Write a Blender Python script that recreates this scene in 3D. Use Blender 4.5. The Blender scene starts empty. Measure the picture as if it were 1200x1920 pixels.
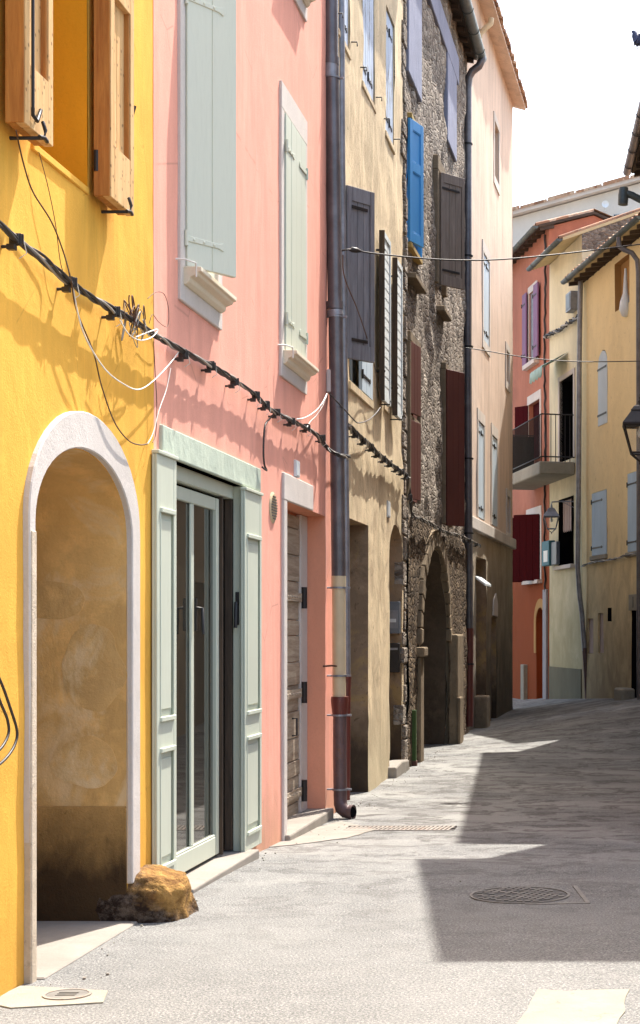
import bpy, bmesh, math, random
from mathutils import Vector, Matrix, noise
from mathutils.geometry import delaunay_2d_cdt
R = math.radians
random.seed(7)
S = bpy.context.scene
COL = S.collection

# ------------------------------------------------------------------ camera, sky, sun, exposure
FPX, PX, PY, CH = 3000.0, 1130.0, 1183.0, 1.5
cd = bpy.data.cameras.new('camera'); cam = bpy.data.objects.new('camera', cd); COL.objects.link(cam)
cam.location = (0, 0, CH); cam.rotation_euler = (R(90), 0, 0)
cd.sensor_fit = 'VERTICAL'; cd.sensor_height = 36; cd.sensor_width = 22.5
cd.lens = 36*FPX/1920; cd.shift_x = -(PX-600)/1920; cd.shift_y = (PY-960)/1920
cd.clip_start = .1; cd.clip_end = 2000
S.camera = cam
SUN = Vector((.095, .25, .45)).normalized()
w = bpy.data.worlds.new('World'); S.world = w; w.use_nodes = True
nt = w.node_tree; nt.nodes.clear()
sk = nt.nodes.new('ShaderNodeTexSky'); sk.sky_type = 'NISHITA'; sk.sun_disc = False
sk.sun_elevation = math.asin(SUN.z); sk.sun_rotation = math.atan2(SUN.x, SUN.y)
sk.air_density = 1.3; sk.dust_density = 4.0; sk.ozone_density = .7
bg = nt.nodes.new('ShaderNodeBackground'); bg.inputs[1].default_value = .15
wo = nt.nodes.new('ShaderNodeOutputWorld')
nt.links.new(sk.outputs[0], bg.inputs[0]); nt.links.new(bg.outputs[0], wo.inputs[0])
sd = bpy.data.lights.new('sun', 'SUN'); sd.energy = 3.4; sd.angle = R(.5); sd.color = (1, .95, .87)
sun = bpy.data.objects.new('sun', sd); COL.objects.link(sun)
sun.rotation_euler = SUN.to_track_quat('Z', 'Y').to_euler(); sun.location = (5, 10, 30)
S.view_settings.view_transform = 'Standard'; S.view_settings.look = 'None'
S.view_settings.gamma = 1; S.view_settings.exposure = 1.68
try:
    S.cycles.max_bounces = 10; S.cycles.diffuse_bounces = 6
except Exception: pass

# ------------------------------------------------------------------ helpers
WM = {}
def tag(o, label=None, cat=None, group=None, kind=None):
    if label: o['label'] = label
    if cat: o['category'] = cat
    if group: o['group'] = group
    if kind: o['kind'] = kind
    return o
def thing(name, label, cat, loc=(0, 0, 0), rz=0, group=None):
    o = bpy.data.objects.new(name, None); COL.objects.link(o)
    o.location = loc; o.rotation_euler = (0, 0, rz); o.empty_display_size = .2
    WM[o] = Matrix.Translation(Vector(loc)) @ Matrix.Rotation(rz, 4, 'Z')
    return tag(o, label, cat, group)
def V(*a): return Vector(a)

class MB:
    def __init__(s, M=None): s.v = []; s.f = []; s.m = []; s.s = []; s.M = M or Matrix()
    def add(s, vs, fs, mi=0, sm=False):
        b = len(s.v); s.v += [s.M @ Vector(p) for p in vs]
        for f in fs: s.f.append([b+i for i in f]); s.m.append(mi); s.s.append(sm)
    def box(s, x0, x1, y0, y1, z0, z1, mi=0, taper=0):
        t = taper
        s.add([(x0, y0, z0), (x1, y0, z0), (x1, y1, z0), (x0, y1, z0), (x0+t, y0+t, z1), (x1-t, y0+t, z1), (x1-t, y1-t, z1), (x0+t, y1-t, z1)],
              [(0, 3, 2, 1), (4, 5, 6, 7), (0, 1, 5, 4), (1, 2, 6, 5), (2, 3, 7, 6), (3, 0, 4, 7)], mi)
    def prism(s, pts, y0, y1, mi=0):                       # pts (x,z) extruded along y
        n = len(pts)
        s.add([(x, y0, z) for x, z in pts]+[(x, y1, z) for x, z in pts],
              [list(range(n)), list(range(2*n-1, n-1, -1))]+[(i, i+n, (i+1) % n+n, (i+1) % n) for i in range(n)], mi)
    def prismx(s, pts, x0, x1, mi=0):                      # pts (y,z) extruded along x
        n = len(pts)
        s.add([(x0, y, z) for y, z in pts]+[(x1, y, z) for y, z in pts],
              [list(range(n)), list(range(2*n-1, n-1, -1))]+[(i, i+n, (i+1) % n+n, (i+1) % n) for i in range(n)], mi)
    def tube(s, pts, r, mi=0, n=8, cap=True):
        pts = [Vector(p) for p in pts]; k = len(pts)
        rs = r if isinstance(r, (list, tuple)) else [r]*k
        up = None; vs = []
        for i, p in enumerate(pts):
            d = (pts[min(i+1, k-1)]-pts[max(i-1, 0)])
            if d.length < 1e-9: d = Vector((0, 0, 1))
            d.normalize()
            if up is None:
                up = Vector((0, 0, 1)) if abs(d.z) < .9 else Vector((1, 0, 0))
            a = up-d*up.dot(d)
            if a.length < 1e-6: a = d.orthogonal()
            a.normalize(); b = d.cross(a); up = a
            for j in range(n):
                t = 2*math.pi*j/n; vs.append(p+(a*math.cos(t)+b*math.sin(t))*rs[i])
        fs = [(i*n+j, i*n+(j+1) % n, (i+1)*n+(j+1) % n, (i+1)*n+j) for i in range(k-1) for j in range(n)]
        s.add(vs, fs, mi, True)
        if cap:
            s.add(vs[:n], [list(range(n))[::-1]], mi); s.add(vs[-n:], [list(range(n))], mi)
    def lathe(s, prof, c=(0, 0, 0), n=16, mi=0, axis='z', sm=True):
        vs = []
        for r, h in prof:
            for j in range(n):
                t = 2*math.pi*j/n; a, b = r*math.cos(t), r*math.sin(t)
                p = (a, b, h) if axis == 'z' else ((a, -h, b) if axis == 'y' else (h, a, b))
                vs.append((c[0]+p[0], c[1]+p[1], c[2]+p[2]))
        s.add(vs, [(i*n+j, i*n+(j+1) % n, (i+1)*n+(j+1) % n, (i+1)*n+j) for i in range(len(prof)-1) for j in range(n)], mi, sm)
    def band(s, inner, outer, y0, y1, mi=0, closed=False):   # (x,z) outlines, front at y0, back y1
        n = len(inner)
        vs = [(x, y0, z) for x, z in inner]+[(x, y0, z) for x, z in outer]+[(x, y1, z) for x, z in inner]+[(x, y1, z) for x, z in outer]
        fs = []
        for i in range(n if closed else n-1):
            j = (i+1) % n
            fs += [(i, j, n+j, n+i), (i, 2*n+i, 2*n+j, j), (n+i, n+j, 3*n+j, 3*n+i)]
        if not closed: fs += [(0, n, 3*n, 2*n), (n-1, 3*n-1, 4*n-1, 2*n-1)]
        s.add(vs, fs, mi)
    def build(s, name, mats, parent=None, bevel=0, label=None, normals=True, seg=1):
        if not isinstance(mats, (list, tuple)): mats = [mats]
        if parent is not None: I = WM[parent].inverted(); base = None
        else:
            xs = [p.x for p in s.v]; ys = [p.y for p in s.v]; zs = [p.z for p in s.v]
            base = Vector(((min(xs)+max(xs))/2, (min(ys)+max(ys))/2, min(zs))); I = Matrix.Translation(-base)
        me = bpy.data.meshes.new(name)
        me.from_pydata([I @ p for p in s.v], [], s.f)
        for m in mats: me.materials.append(m)
        for i, p in enumerate(me.polygons): p.material_index = s.m[i]; p.use_smooth = s.s[i]
        if normals:
            bm = bmesh.new(); bm.from_mesh(me); bmesh.ops.recalc_face_normals(bm, faces=bm.faces); bm.to_mesh(me); bm.free()
        me.update()
        o = bpy.data.objects.new(name, me); COL.objects.link(o)
        if parent is not None: o.parent = parent; WM[o] = WM[parent].copy()
        else: o.location = base; WM[o] = Matrix.Translation(base)
        if bevel:
            b = o.modifiers.new('bevel', 'BEVEL'); b.width = bevel; b.segments = seg; b.limit_method = 'ANGLE'; b.angle_limit = R(40)
        if label: o['label'] = label
        return o

class Fr:                                                    # facade frame: x along the wall, y into the house, z up
    def __init__(s, A, B, Y0, side='L'):
        s.A, s.B, s.Y0, s.side = A, B, Y0, side
        n = math.hypot(B, 1); k = 1 if side == 'L' else -1
        s.k = k; s.n = n
        s.ux = Vector((k*B/n, k/n, 0)); s.uy = Vector((0, 0, 1)).cross(s.ux)
        s.O = Vector((A+B*Y0, Y0, 0)); s.rz = math.atan2(s.ux.y, s.ux.x)
        s.M = Matrix.Translation(s.O) @ Matrix.Rotation(s.rz, 4, 'Z')
    def at(s, x, y, out=0):                                  # picture point -> (x, z) on the wall
        r = Vector(((x-PX)/FPX, 1, (PY-y)/FPX)); q = s.O-s.uy*out; c = Vector((0, 0, CH))
        t = (q-c).dot(s.uy)/r.dot(s.uy); p = c+r*t
        return ((p-s.O).dot(s.ux), p.z)
    def Y(s, Y): return (Y-s.Y0)*s.n*s.k
    def W(s, x, out, z): return s.M @ Vector((x, -out, z))
    def house(s, name, label, x0): return thing(name, label, 'house', s.M @ Vector((x0, 0, 0)), s.rz)

def rect(xa, xb, za, zb): return [(xa, za), (xb, za), (xb, zb), (xa, zb)]
def archpts(xa, xb, zs, zt, n=16, p=2.0):
    c, a = (xa+xb)/2, (xb-xa)/2; out = []
    for i in range(n+1):
        t = math.pi*i/n; cx, sx = math.cos(t), math.sin(t)
        out.append((c-a*cx, zs+(zt-zs)*(abs(sx)**(2/p))))
    return out
def archhole(xa, xb, zb, zs, zt, n=16): return [(xb, zb), (xa, zb)]+archpts(xa, xb, zs, zt, n)
def inside(p, poly):
    c = False; n = len(poly); j = n-1
    for i in range(n):
        xi, yi = poly[i]; xj, yj = poly[j]
        if (yi > p[1]) != (yj > p[1]) and p[0] < (xj-xi)*(p[1]-yi)/(yj-yi)+xi: c = not c
        j = i
    return c
def wall_front(mb, outer, holes, step=.3, wob=.006, freq=1.3, mi=0, seed=0, reveal=True):
    """outer: (x,z) polygon; holes: list of (pts, depth, material index)."""
    co = []; ed = []; loops = [outer]+[h[0] for h in holes]
    for lp in loops:
        # subdivide the edges
        pts = []
        for i in range(len(lp)):
            a, b = Vector(lp[i]), Vector(lp[(i+1) % len(lp)]); k = max(1, int((b-a).length/(step*1.2)))
            pts += [a+(b-a)*(j/k) for j in range(k)]
        b0 = len(co); co += pts; ed += [(b0+i, b0+(i+1) % len(pts)) for i in range(len(pts))]
    xs = [p[0] for p in outer]; zs = [p[1] for p in outer]
    x = min(xs)+step/2; rnd = random.Random(seed)
    while x < max(xs):
        z = min(zs)+step/2
        while z < max(zs):
            q = (x+rnd.uniform(-.08, .08)*step, z+rnd.uniform(-.08, .08)*step)
            if inside(q, outer) and not any(inside(q, h[0]) for h in holes): co.append(Vector(q))
            z += step
        x += step
    r = delaunay_2d_cdt(co, ed, [], 0, 1e-5)
    V2, F = r[0], r[2]
    dsp = lambda p: wob*(noise.noise(Vector((p[0]*freq, p[1]*freq, seed*3.1)))+.5*noise.noise(Vector((p[0]*freq*2.7, p[1]*freq*2.7, seed+9))))
    fs = []
    for f in F:
        c = (sum(V2[i][0] for i in f)/3, sum(V2[i][1] for i in f)/3)
        if inside(c, outer) and not any(inside(c, h[0]) for h in holes): fs.append(f)
    mb.add([(p[0], dsp(p), p[1]) for p in V2], fs, mi, True)
    if reveal:
        for pts, dep, rm in holes:
            if dep <= 0: continue
            n = len(pts); k = 3
            vs = []
            for j in range(k+1): vs += [(p[0], dsp(p) if j == 0 else dep*j/k, p[1]) for p in pts]
            mb.add(vs, [(j*n+i, j*n+(i+1) % n, (j+1)*n+(i+1) % n, (j+1)*n+i) for j in range(k) for i in range(n)], rm)
            mb.add([(p[0], dep, p[1]) for p in pts], [list(range(n))], rm)
def shell(mb, x0, x1, z0, z1, dep, mi=0):                    # the other three walls of a house
    mb.add([(x0, 0, z0), (x0, dep, z0), (x1, dep, z0), (x1, 0, z0), (x0, 0, z1), (x0, dep, z1), (x1, dep, z1), (x1, 0, z1)],
           [(0, 1, 5, 4), (1, 2, 6, 5), (2, 3, 7, 6)], mi)

# ------------------------------------------------------------------ materials
class NT:
    def __init__(s, name):
        s.m = bpy.data.materials.new(name); s.m.use_nodes = True; s.t = s.m.node_tree; s.t.nodes.clear()
        s.out = s.n('ShaderNodeOutputMaterial'); s.b = s.n('ShaderNodeBsdfPrincipled'); s.t.links.new(s.b.outputs[0], s.out.inputs[0])
        s.tc = s.n('ShaderNodeTexCoord')
    def n(s, k): return s.t.nodes.new(k)
    def l(s, a, b): s.t.links.new(a, b)
    def co(s, sc=(1, 1, 1), off=(0, 0, 0)):
        m = s.n('ShaderNodeMapping'); m.inputs['Scale'].default_value = sc; m.inputs['Location'].default_value = off; s.l(s.tc.outputs['Object'], m.inputs[0]); return m.outputs[0]
    def noise(s, scale, det=4, rough=.55, sc=(1, 1, 1), dist=0, off=(0, 0, 0)):
        k = s.n('ShaderNodeTexNoise'); k.inputs['Scale'].default_value = scale; k.inputs['Detail'].default_value = det
        k.inputs['Roughness'].default_value = rough; k.inputs['Distortion'].default_value = dist; s.l(s.co(sc, off), k.inputs['Vector']); return k.outputs[0]
    def vor(s, scale, feat='F1', sc=(1, 1, 1), out=0, vec=None):
        k = s.n('ShaderNodeTexVoronoi'); k.feature = feat; k.inputs['Scale'].default_value = scale; s.l(vec or s.co(sc), k.inputs['Vector']); return k.outputs[out]
    def ramp(s, v, stops):
        r = s.n('ShaderNodeValToRGB'); e = r.color_ramp.elements
        while len(e) < len(stops): e.new(.5)
        for q, (p, c) in zip(e, stops): q.position = p; q.color = (c, c, c, 1) if not isinstance(c, tuple) else (*c, 1)
        s.l(v, r.inputs[0]); return r.outputs[0]
    def mix(s, f, a, b, mode='MIX'):
        k = s.n('ShaderNodeMix'); k.data_type = 'RGBA'; k.blend_type = mode
        for sock, val in ((k.inputs[0], f), (k.inputs[6], a), (k.inputs[7], b)):
            if isinstance(val, bpy.types.NodeSocket): s.l(val, sock)
            elif isinstance(val, tuple): sock.default_value = (*val, 1)
            else: sock.default_value = val
        return k.outputs[2]
    def math(s, op, a, b=0, c=None, clamp=False):
        k = s.n('ShaderNodeMath'); k.operation = op; k.use_clamp = clamp
        for i, val in enumerate((a, b, c)):
            if val is None: continue
            if isinstance(val, bpy.types.NodeSocket): s.l(val, k.inputs[i])
            else: k.inputs[i].default_value = val
        return k.outputs[0]
    def xyz(s, i):
        k = s.n('ShaderNodeSeparateXYZ'); s.l(s.tc.outputs['Object'], k.inputs[0]); return k.outputs[i]
    def bump(s, h, st=.5, dist=.01, prev=None):
        k = s.n('ShaderNodeBump'); k.inputs['Strength'].default_value = st; k.inputs['Distance'].default_value = dist; s.l(h, k.inputs['Height'])
        if prev: s.l(prev, k.inputs['Normal'])
        return k.outputs[0]
    def fin(s, col=None, rough=.85, nrm=None, metal=0, spec=.3):
        if isinstance(col, tuple): s.b.inputs['Base Color'].default_value = (*col, 1)
        elif col is not None: s.l(col, s.b.inputs['Base Color'])
        if isinstance(rough, bpy.types.NodeSocket): s.l(rough, s.b.inputs['Roughness'])
        else: s.b.inputs['Roughness'].default_value = rough
        s.b.inputs['Metallic'].default_value = metal; s.b.inputs['Specular IOR Level'].default_value = spec
        if nrm: s.l(nrm, s.b.inputs['Normal'])
        return s.m
def mulc(c, k): return tuple(min(1, x*k) for x in c)

def plaster(name, base, var=.78, light=1.12, streak=.35, grain=.35, lump=.5, wear=0, dirt_shade=None, dh=(0, 1.0), blot=None, amt=.6, seed=0, spk=0):
    t = NT(name); o = (seed*7.3, seed*3.1, seed*5.7)
    a = t.noise(1.1, 6, .6, (1, 1, streak), .4, o); b = t.noise(5.0, 5, .65, (1, 1, streak*1.4), .2, o)
    c = t.mix(t.ramp(a, [(.36, 0), (.66, 1)]), mulc(base, var), base)
    c = t.mix(t.math('MULTIPLY', t.ramp(b, [(.48, 0), (.75, 1)]), .6), c, mulc(base, light))
    f = t.noise(60, 3, .7, off=o); c = t.mix(t.math('MULTIPLY', t.ramp(f, [(.5, 0), (.8, 1)]), .35), c, mulc(base, .7))
    if wear:
        k = t.noise(3.5, 8, .72, (1.6, 1.6, .16), .3, (o[0]+1, 5, 3)); c = t.mix(t.math('MULTIPLY', t.ramp(k, [(.50, 0), (.62, 1)]), wear), c, mulc(base, 1.25) if base[0] > .7 else mulc(base, .6))
        k = t.noise(1.3, 8, .7, (1, 1, .5), 1.0, (o[0]+8, 5, 3)); c = t.mix(t.math('MULTIPLY', t.ramp(k, [(.50, 0), (.70, 1)]), wear*.7), c, mulc(base, .72))
        e = t.vor(1.1, 'DISTANCE_TO_EDGE'); k = t.noise(2, 4, .6, off=(o[0], 1, 9)); c = t.mix(t.math('MULTIPLY', t.math('MULTIPLY', t.ramp(e, [(.0, 1), (.006, 0)]), t.ramp(k, [(.52, 0), (.56, 1)])), .5), c, mulc(base, .5))
    if blot:
        k = t.noise(2.2, 7, .68, (1, 1, .7), 1.2, (o[0]+5, 2, 1)); c = t.mix(t.math('MULTIPLY', t.ramp(k, [(.5, 0), (.62, 1)]), amt), c, blot)
    if spk:
        k = t.noise(14, 4, .7, (1, 1, .8), .5, o); c = t.mix(t.math('MULTIPLY', t.ramp(k, [(.6, 0), (.68, 1)]), spk), c, mulc(base, .35))
    if dirt_shade:  # tint low down: dirt on most walls, painted shade on the far row
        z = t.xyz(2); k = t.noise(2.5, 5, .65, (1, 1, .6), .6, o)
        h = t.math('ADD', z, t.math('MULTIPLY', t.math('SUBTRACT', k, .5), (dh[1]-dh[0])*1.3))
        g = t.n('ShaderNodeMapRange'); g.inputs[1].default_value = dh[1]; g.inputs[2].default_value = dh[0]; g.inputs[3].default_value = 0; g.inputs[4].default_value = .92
        t.l(h, g.inputs[0]); c = t.mix(g.outputs[0], c, dirt_shade)
    n = t.bump(t.noise(3.2, 5, .55, (1, 1, .7), .3, o), lump, .025)
    n = t.bump(t.noise(90, 4, .7, off=o), grain, .006, n)
    return t.fin(c, .92, n, spec=.15)
def rubble(name, scale=5.0, cols=((.20, .15, .11), (.34, .26, .19), (.12, .09, .07)), mortar=(.30, .24, .18), st=1.0, blot=None):
    t = NT(name)
    wv = t.n('ShaderNodeVectorMath'); wv.operation = 'ADD'
    k = t.n('ShaderNodeTexNoise'); k.inputs['Scale'].default_value = 3; t.l(t.co(), k.inputs['Vector'])
    sc = t.n('ShaderNodeVectorMath'); sc.operation = 'SCALE'; sc.inputs[3].default_value = .28; t.l(k.outputs[1], sc.inputs[0])
    t.l(t.co((1, 1, 1.7)), wv.inputs[0]); t.l(sc.outputs[0], wv.inputs[1])
    v = wv.outputs[0]
    d = t.vor(scale, 'DISTANCE_TO_EDGE', vec=v); cc = t.vor(scale, 'F1', out=1, vec=v)
    s = t.n('ShaderNodeSeparateColor'); t.l(cc, s.inputs[0])
    c = t.ramp(s.outputs[0], [(0, cols[2]), (.45, cols[0]), (1, cols[1])])
    c = t.mix(t.math('MULTIPLY', t.ramp(t.noise(14, 4, .6), [(.5, 0), (.7, 1)]), .45), c, mulc(cols[1], 1.2))
    c = t.mix(t.ramp(d, [(0, 1), (.07, 0)]), c, mortar)
    c = t.mix(t.math('MULTIPLY', t.ramp(t.noise(1.2, 5, .6), [(.45, 0), (.7, 1)]), .6), c, blot or cols[2])
    h = t.math('ADD', t.math('MULTIPLY', t.ramp(d, [(0, 0), (.18, 1)]), 1.0), t.math('MULTIPLY', t.noise(16, 5, .7), .9))
    n = t.bump(h, st, .05); n = t.bump(t.noise(60, 4, .75), .5, .01, n)
    return t.fin(c, .95, n, spec=.1)
def wood(name, base, dark, axis='z', sc=1.0, knots=False, fleck=None, rough=.7):
    t = NT(name); st = {'z': (9, 9, .7), 'x': (.7, 9, 9), 'y': (9, .7, 9)}[axis]
    a = t.noise(3*sc, 6, .65, st, .6); b = t.noise(14*sc, 4, .6, st, .2)
    c = t.mix(t.ramp(a, [(.32, 0), (.68, 1)]), dark, base)
    c = t.mix(t.math('MULTIPLY', t.ramp(b, [(.5, 0), (.75, 1)]), .4), c, mulc(dark, .75))
    if knots:
        k = t.vor(26, 'F1', (1, 1, .9)); c = t.mix(t.math('MULTIPLY', t.ramp(k, [(.13, 1), (.24, 0)]), .8), c, mulc(dark, .35))
    if fleck:
        k = t.noise(7, 6, .75, (1.5, 1.5, .5), .5); c = t.mix(t.ramp(k, [(.52, 0), (.58, 1)]), c, fleck)
    n = t.bump(t.math('ADD', a, t.math('MULTIPLY', b, .5)), .35, .006)
    return t.fin(c, rough, n, spec=.25)
def paint(name, base, rough=.55, var=.9, fleck=None, fa=.56, seed=0):
    t = NT(name); a = t.noise(2.5, 5, .6, (1, 1, .4), .3, (seed, 0, 0))
    c = t.mix(t.ramp(a, [(.35, 0), (.65, 1)]), mulc(base, var), base)
    b = t.noise(30, 4, .65, (2, 2, .25)); c = t.mix(t.math('MULTIPLY', t.ramp(b, [(.5, 0), (.8, 1)]), .25), c, mulc(base, .75))
    if fleck:
        k = t.noise(6, 7, .75, (2.2, 2.2, .45), .6, (seed*3, 1, 0)); c = t.mix(t.ramp(k, [(fa, 0), (fa+.05, 1)]), c, fleck)
    n = t.bump(t.noise(25, 4, .6, (2, 2, .3)), .18, .004)
    return t.fin(c, rough, n, spec=.35)
def metal(name, base, rough=.45, rust=None, m=.3, ra=.55):
    t = NT(name); a = t.noise(6, 5, .65)
    c = t.mix(t.ramp(a, [(.35, 0), (.65, 1)]), mulc(base, .75), mulc(base, 1.15))
    if rust: c = t.mix(t.ramp(t.noise(9, 6, .7), [(ra, 0), (ra+.12, 1)]), c, rust)
    return t.fin(c, rough, t.bump(t.noise(40, 3, .6), .15, .003), metal=m, spec=.5)
def plain(name, base, rough=.6, spec=.3, metal_=0):
    t = NT(name); a = t.noise(8, 4, .6); c = t.mix(t.ramp(a, [(.3, 0), (.7, 1)]), mulc(base, .88), base)
    return t.fin(c, rough, None, metal_, spec)

M = {}
M['yellow'] = plaster('yellow plaster', (.82, .435, .07), .80, 1.12, .3, .35, .4, .35, dirt_shade=(.50, .26, .05), dh=(-.3, .5))
M['yellow_reveal'] = plaster('shaded yellow plaster', (.74, .34, .02), .85, 1.1, .3, .2, .3)  # yellow wall plaster again, with the reveal's shade mixed into the colour
M['recess'] = plaster('stained ochre plaster', (.78, .48, .18), .66, 1.25, .9, .4, 1.0, dirt_shade=(.035, .022, .015), dh=(.20, .62), blot=(.70, .52, .30), amt=.7)
M['patch'] = plaster('lighter plaster patch', (.74, .47, .19), .62, 1.3, .9, .6, 1.0, blot=(.72, .56, .34), amt=.7, seed=2)
M['recess_low'] = plaster('rough brown base coat', (.60, .36, .13), .55, 1.4, 1, 1.0, 1.2, dirt_shade=(.03, .018, .012), dh=(.26, .66), spk=.6, seed=6)
M['pink'] = plaster('salmon plaster', (.80, .375, .285), .86, 1.14, .25, .35, .3, .3, dirt_shade=(.50, .28, .18), dh=(-.15, .45))
M['pink_reveal'] = plaster('shaded salmon plaster', (.72, .32, .20), .85, 1.1, .3, .2, .3)  # pink wall plaster again, darkened to carry the shade of the reveals
M['surround'] = plaster('pale stone surround', (.62, .565, .52), .86, 1.08, .6, .5, .4)
M['surround_grain'] = plaster('granular stone jamb', (.60, .50, .38), .75, 1.3, 1, .9, .5, spk=.5)
M['tan'] = plaster('tan lime plaster', (.72, .58, .38), .70, 1.18, .22, .8, 1.0, .5, dirt_shade=(.5, .42, .28), dh=(0, 1.0), blot=(.48, .37, .245), amt=.75, spk=.6)
M['tan_reveal'] = plaster('stained brown plaster', (.36, .25, .16), .6, 1.4, .8, .6, 1.0, dirt_shade=(.05, .035, .025), dh=(.2, 1.0), blot=(.45, .30, .12), amt=.7, spk=.7)
M['ochre_soffit'] = plaster('ochre arch soffit', (.60, .36, .06), .8, 1.1)
M['rubble'] = rubble('rubble masonry', 8.5, ((.24, .20, .165), (.40, .35, .29), (.12, .10, .085)), (.26, .22, .18), .65, (.16, .12, .09))
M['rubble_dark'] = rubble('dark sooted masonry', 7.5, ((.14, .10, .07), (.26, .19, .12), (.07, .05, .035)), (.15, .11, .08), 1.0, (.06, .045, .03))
M['dressed'] = plaster('dressed tan stone', (.25, .19, .125), .6, 1.3, .8, .8, 1.0, spk=.4)
M['lilac'] = plaster('lilac grey render', (.27, .28, .36), .8, 1.15, .4, .5, 1.0)
M['tall'] = plaster('apricot plaster', (.68, .53, .42), .84, 1.12, .2, .3, .5, .45, seed=3)
M['tall_low'] = plaster('worn brown render', (.42, .345, .25), .65, 1.3, .4, .5, .8, .5, dirt_shade=(.11, .09, .07), dh=(.3, 2.7), seed=4)  # dirty below; the paler top carries a painted sunlit patch
M['band'] = plaster('pale string course', (.62, .56, .50), .8, 1.1)
M['red'] = plaster('coral plaster', (.43, .17, .11), .82, 1.12, .5, .3, .4, dirt_shade=(.21, .045, .008), dh=(2.6, 4.4), seed=5)  # lower wall darkened in its colour for the shade down in the street
M['cream'] = plaster('cream plaster', (.72, .64, .44), .82, 1.1, .4, .4, .5, dirt_shade=(.34, .30, .17), dh=(.5, 5.2), seed=6)  # deeper tone low down paints in the shade at street level
M['dado'] = plaster('grey green dado', (.17, .16, .11), .8, 1.1)
M['ochre'] = plaster('ochre yellow plaster', (.86, .70, .40), .88, 1.06, .5, .4, .5, dirt_shade=(.27, .21, .13), dh=(.2, 3.6), seed=8, spk=.3)  # dirty lower wall, deepened further to paint in the street's shade
M['brick_niche'] = plaster('brown niche plaster', (.42, .24, .09), .8, 1.1)
M['far'] = plaster('far grey plaster', (.62, .60, .55), .92, 1.05)
M['offpink'] = plaster('sand plaster', (.60, .50, .36), .85, 1.1, .3, .3, .4, seed=9)
M['offcream'] = plaster('pale ochre plaster', (.64, .46, .26), .85, 1.1, .3, .3, .4, seed=10)
M['creamsoff'] = plaster('cream painted eave boards', (.60, .50, .30), .8, 1.1)
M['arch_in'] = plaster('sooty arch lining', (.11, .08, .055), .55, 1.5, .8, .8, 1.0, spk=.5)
M['greyplaster'] = plaster('grey corner render', (.32, .31, .32), .85, 1.1)
M['green'] = paint('sage green paint', (.54, .57, .47), .5, .92, (.44, .46, .36), .66)
M['green_shaded'] = paint('shaded sage paint', (.62, .64, .53), .55, .97)  # same sage paint, the shaded leaf's look put into its colour
M['green_lintel'] = plaster('sage painted lintel', (.48, .54, .44), .9, 1.08, .8, .4, .9)
M['woodlight'] = wood('knotty pine', (.70, .46, .22), (.52, .29, .11), 'z', 1, True)
M['woodorange'] = wood('varnished larch', (.52, .24, .06), (.32, .12, .03), 'z')
M['doorwood'] = wood('weathered grey planks', (.46, .39, .30), (.24, .18, .13), 'x')
M['darkdoor'] = wood('dark door boards', (.09, .06, .04), (.035, .025, .018), 'z')
M['greyshutter'] = wood('weathered slate grey boards', (.25, .25, .27), (.14, .14, .155), 'z')
M['brownshutter'] = wood('grey brown boards', (.28, .22, .18), (.17, .13, .10), 'z')
M['darkred'] = paint('oxblood paint', (.13, .035, .025), .6, .8, (.22, .12, .08), .68)
M['maroon'] = paint('maroon paint', (.05, .004, .006), .9, .85); M['maroon'].node_tree.nodes['Principled BSDF'].inputs['Specular IOR Level'].default_value = .08
M['blue'] = paint('bright blue paint', (.07, .34, .72), .5, .88)
M['peel'] = paint('peeling pale blue paint', (.46, .54, .66), .7, .85, (.20, .18, .17), .54)
M['paleblue'] = paint('pale blue paint', (.52, .62, .70), .6, .9)
M['whiteblue'] = paint('whitewashed slats', (.62, .66, .66), .7, .85, (.30, .26, .20), .6)
M['greyblue'] = paint('grey blue paint', (.40, .54, .68), .6, .9)
M['purple'] = paint('plum paint', (.20, .09, .19), .6, .85)
M['stonesill'] = plaster('moulded stone sill', (.72, .64, .50), .9, 1.08, 1, .3, .3)
M['ochretrim'] = paint('ochre trim', (.40, .27, .08), .7)
M['black'] = plain('black void', (.006, .006, .007), .9, .05)
M['iron'] = metal('black iron', (.025, .022, .022), .5)
M['rustiron'] = metal('rusty iron', (.10, .04, .025), .7, (.16, .07, .035), .2)
M['zinc'] = metal('dark zinc', (.14, .13, .14), .36, None, .45)
M['zinclight'] = metal('grey zinc', (.26, .27, .30), .45, None, .5)
M['gutter'] = metal('oxidised gutter', (.10, .12, .12), .5, (.15, .16, .13), .3)
M['cream_pipe'] = plain('cream plastic pipe', (.62, .50, .32), .4, .4)
M['redpipe'] = plain('oxide red pipe', (.13, .03, .022), .4, .5)
M['castiron'] = metal('brown cast iron pipe', (.13, .085, .085), .45, (.16, .08, .05), .3)
M['cable'] = plain('dark cable', (.035, .03, .028), .5, .4)
M['cablelight'] = plain('grey cable', (.32, .29, .25), .5, .4)
M['whitecable'] = plain('white cable', (.75, .72, .66), .5, .4)
M['browncable'] = plain('brown cable', (.10, .055, .03), .6, .3)
M['concrete'] = plaster('pale concrete', (.31, .29, .235), .82, 1.15, 1, .6, .5, spk=.35)
M['step'] = plaster('worn limestone step', (.29, .26, .225), .8, 1.15, 1, .4, .5)
M['plastic'] = plain('grey plastic', (.55, .52, .50), .45, .4)
M['meter'] = plain('blue grey meter box', (.16, .18, .21), .4, .4)
M['enamel'] = plain('white enamel', (.7, .74, .76), .3, .5)
M['bluepaper'] = plain('teal panel', (.05, .16, .20), .6)
M['moss'] = plain('green painted post', (.05, .09, .025), .8)
M['curtain'] = plain('pinkish curtain', (.48, .38, .34), .9, .1)
M['awning'] = paint('faded teal canvas', (.30, .42, .38), .85)
def glassmat():
    t = NT('dark window glass'); m = t.fin((.022, .020, .016), .03, None, 0, 1.0); return m
M['glass'] = glassmat()
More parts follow.
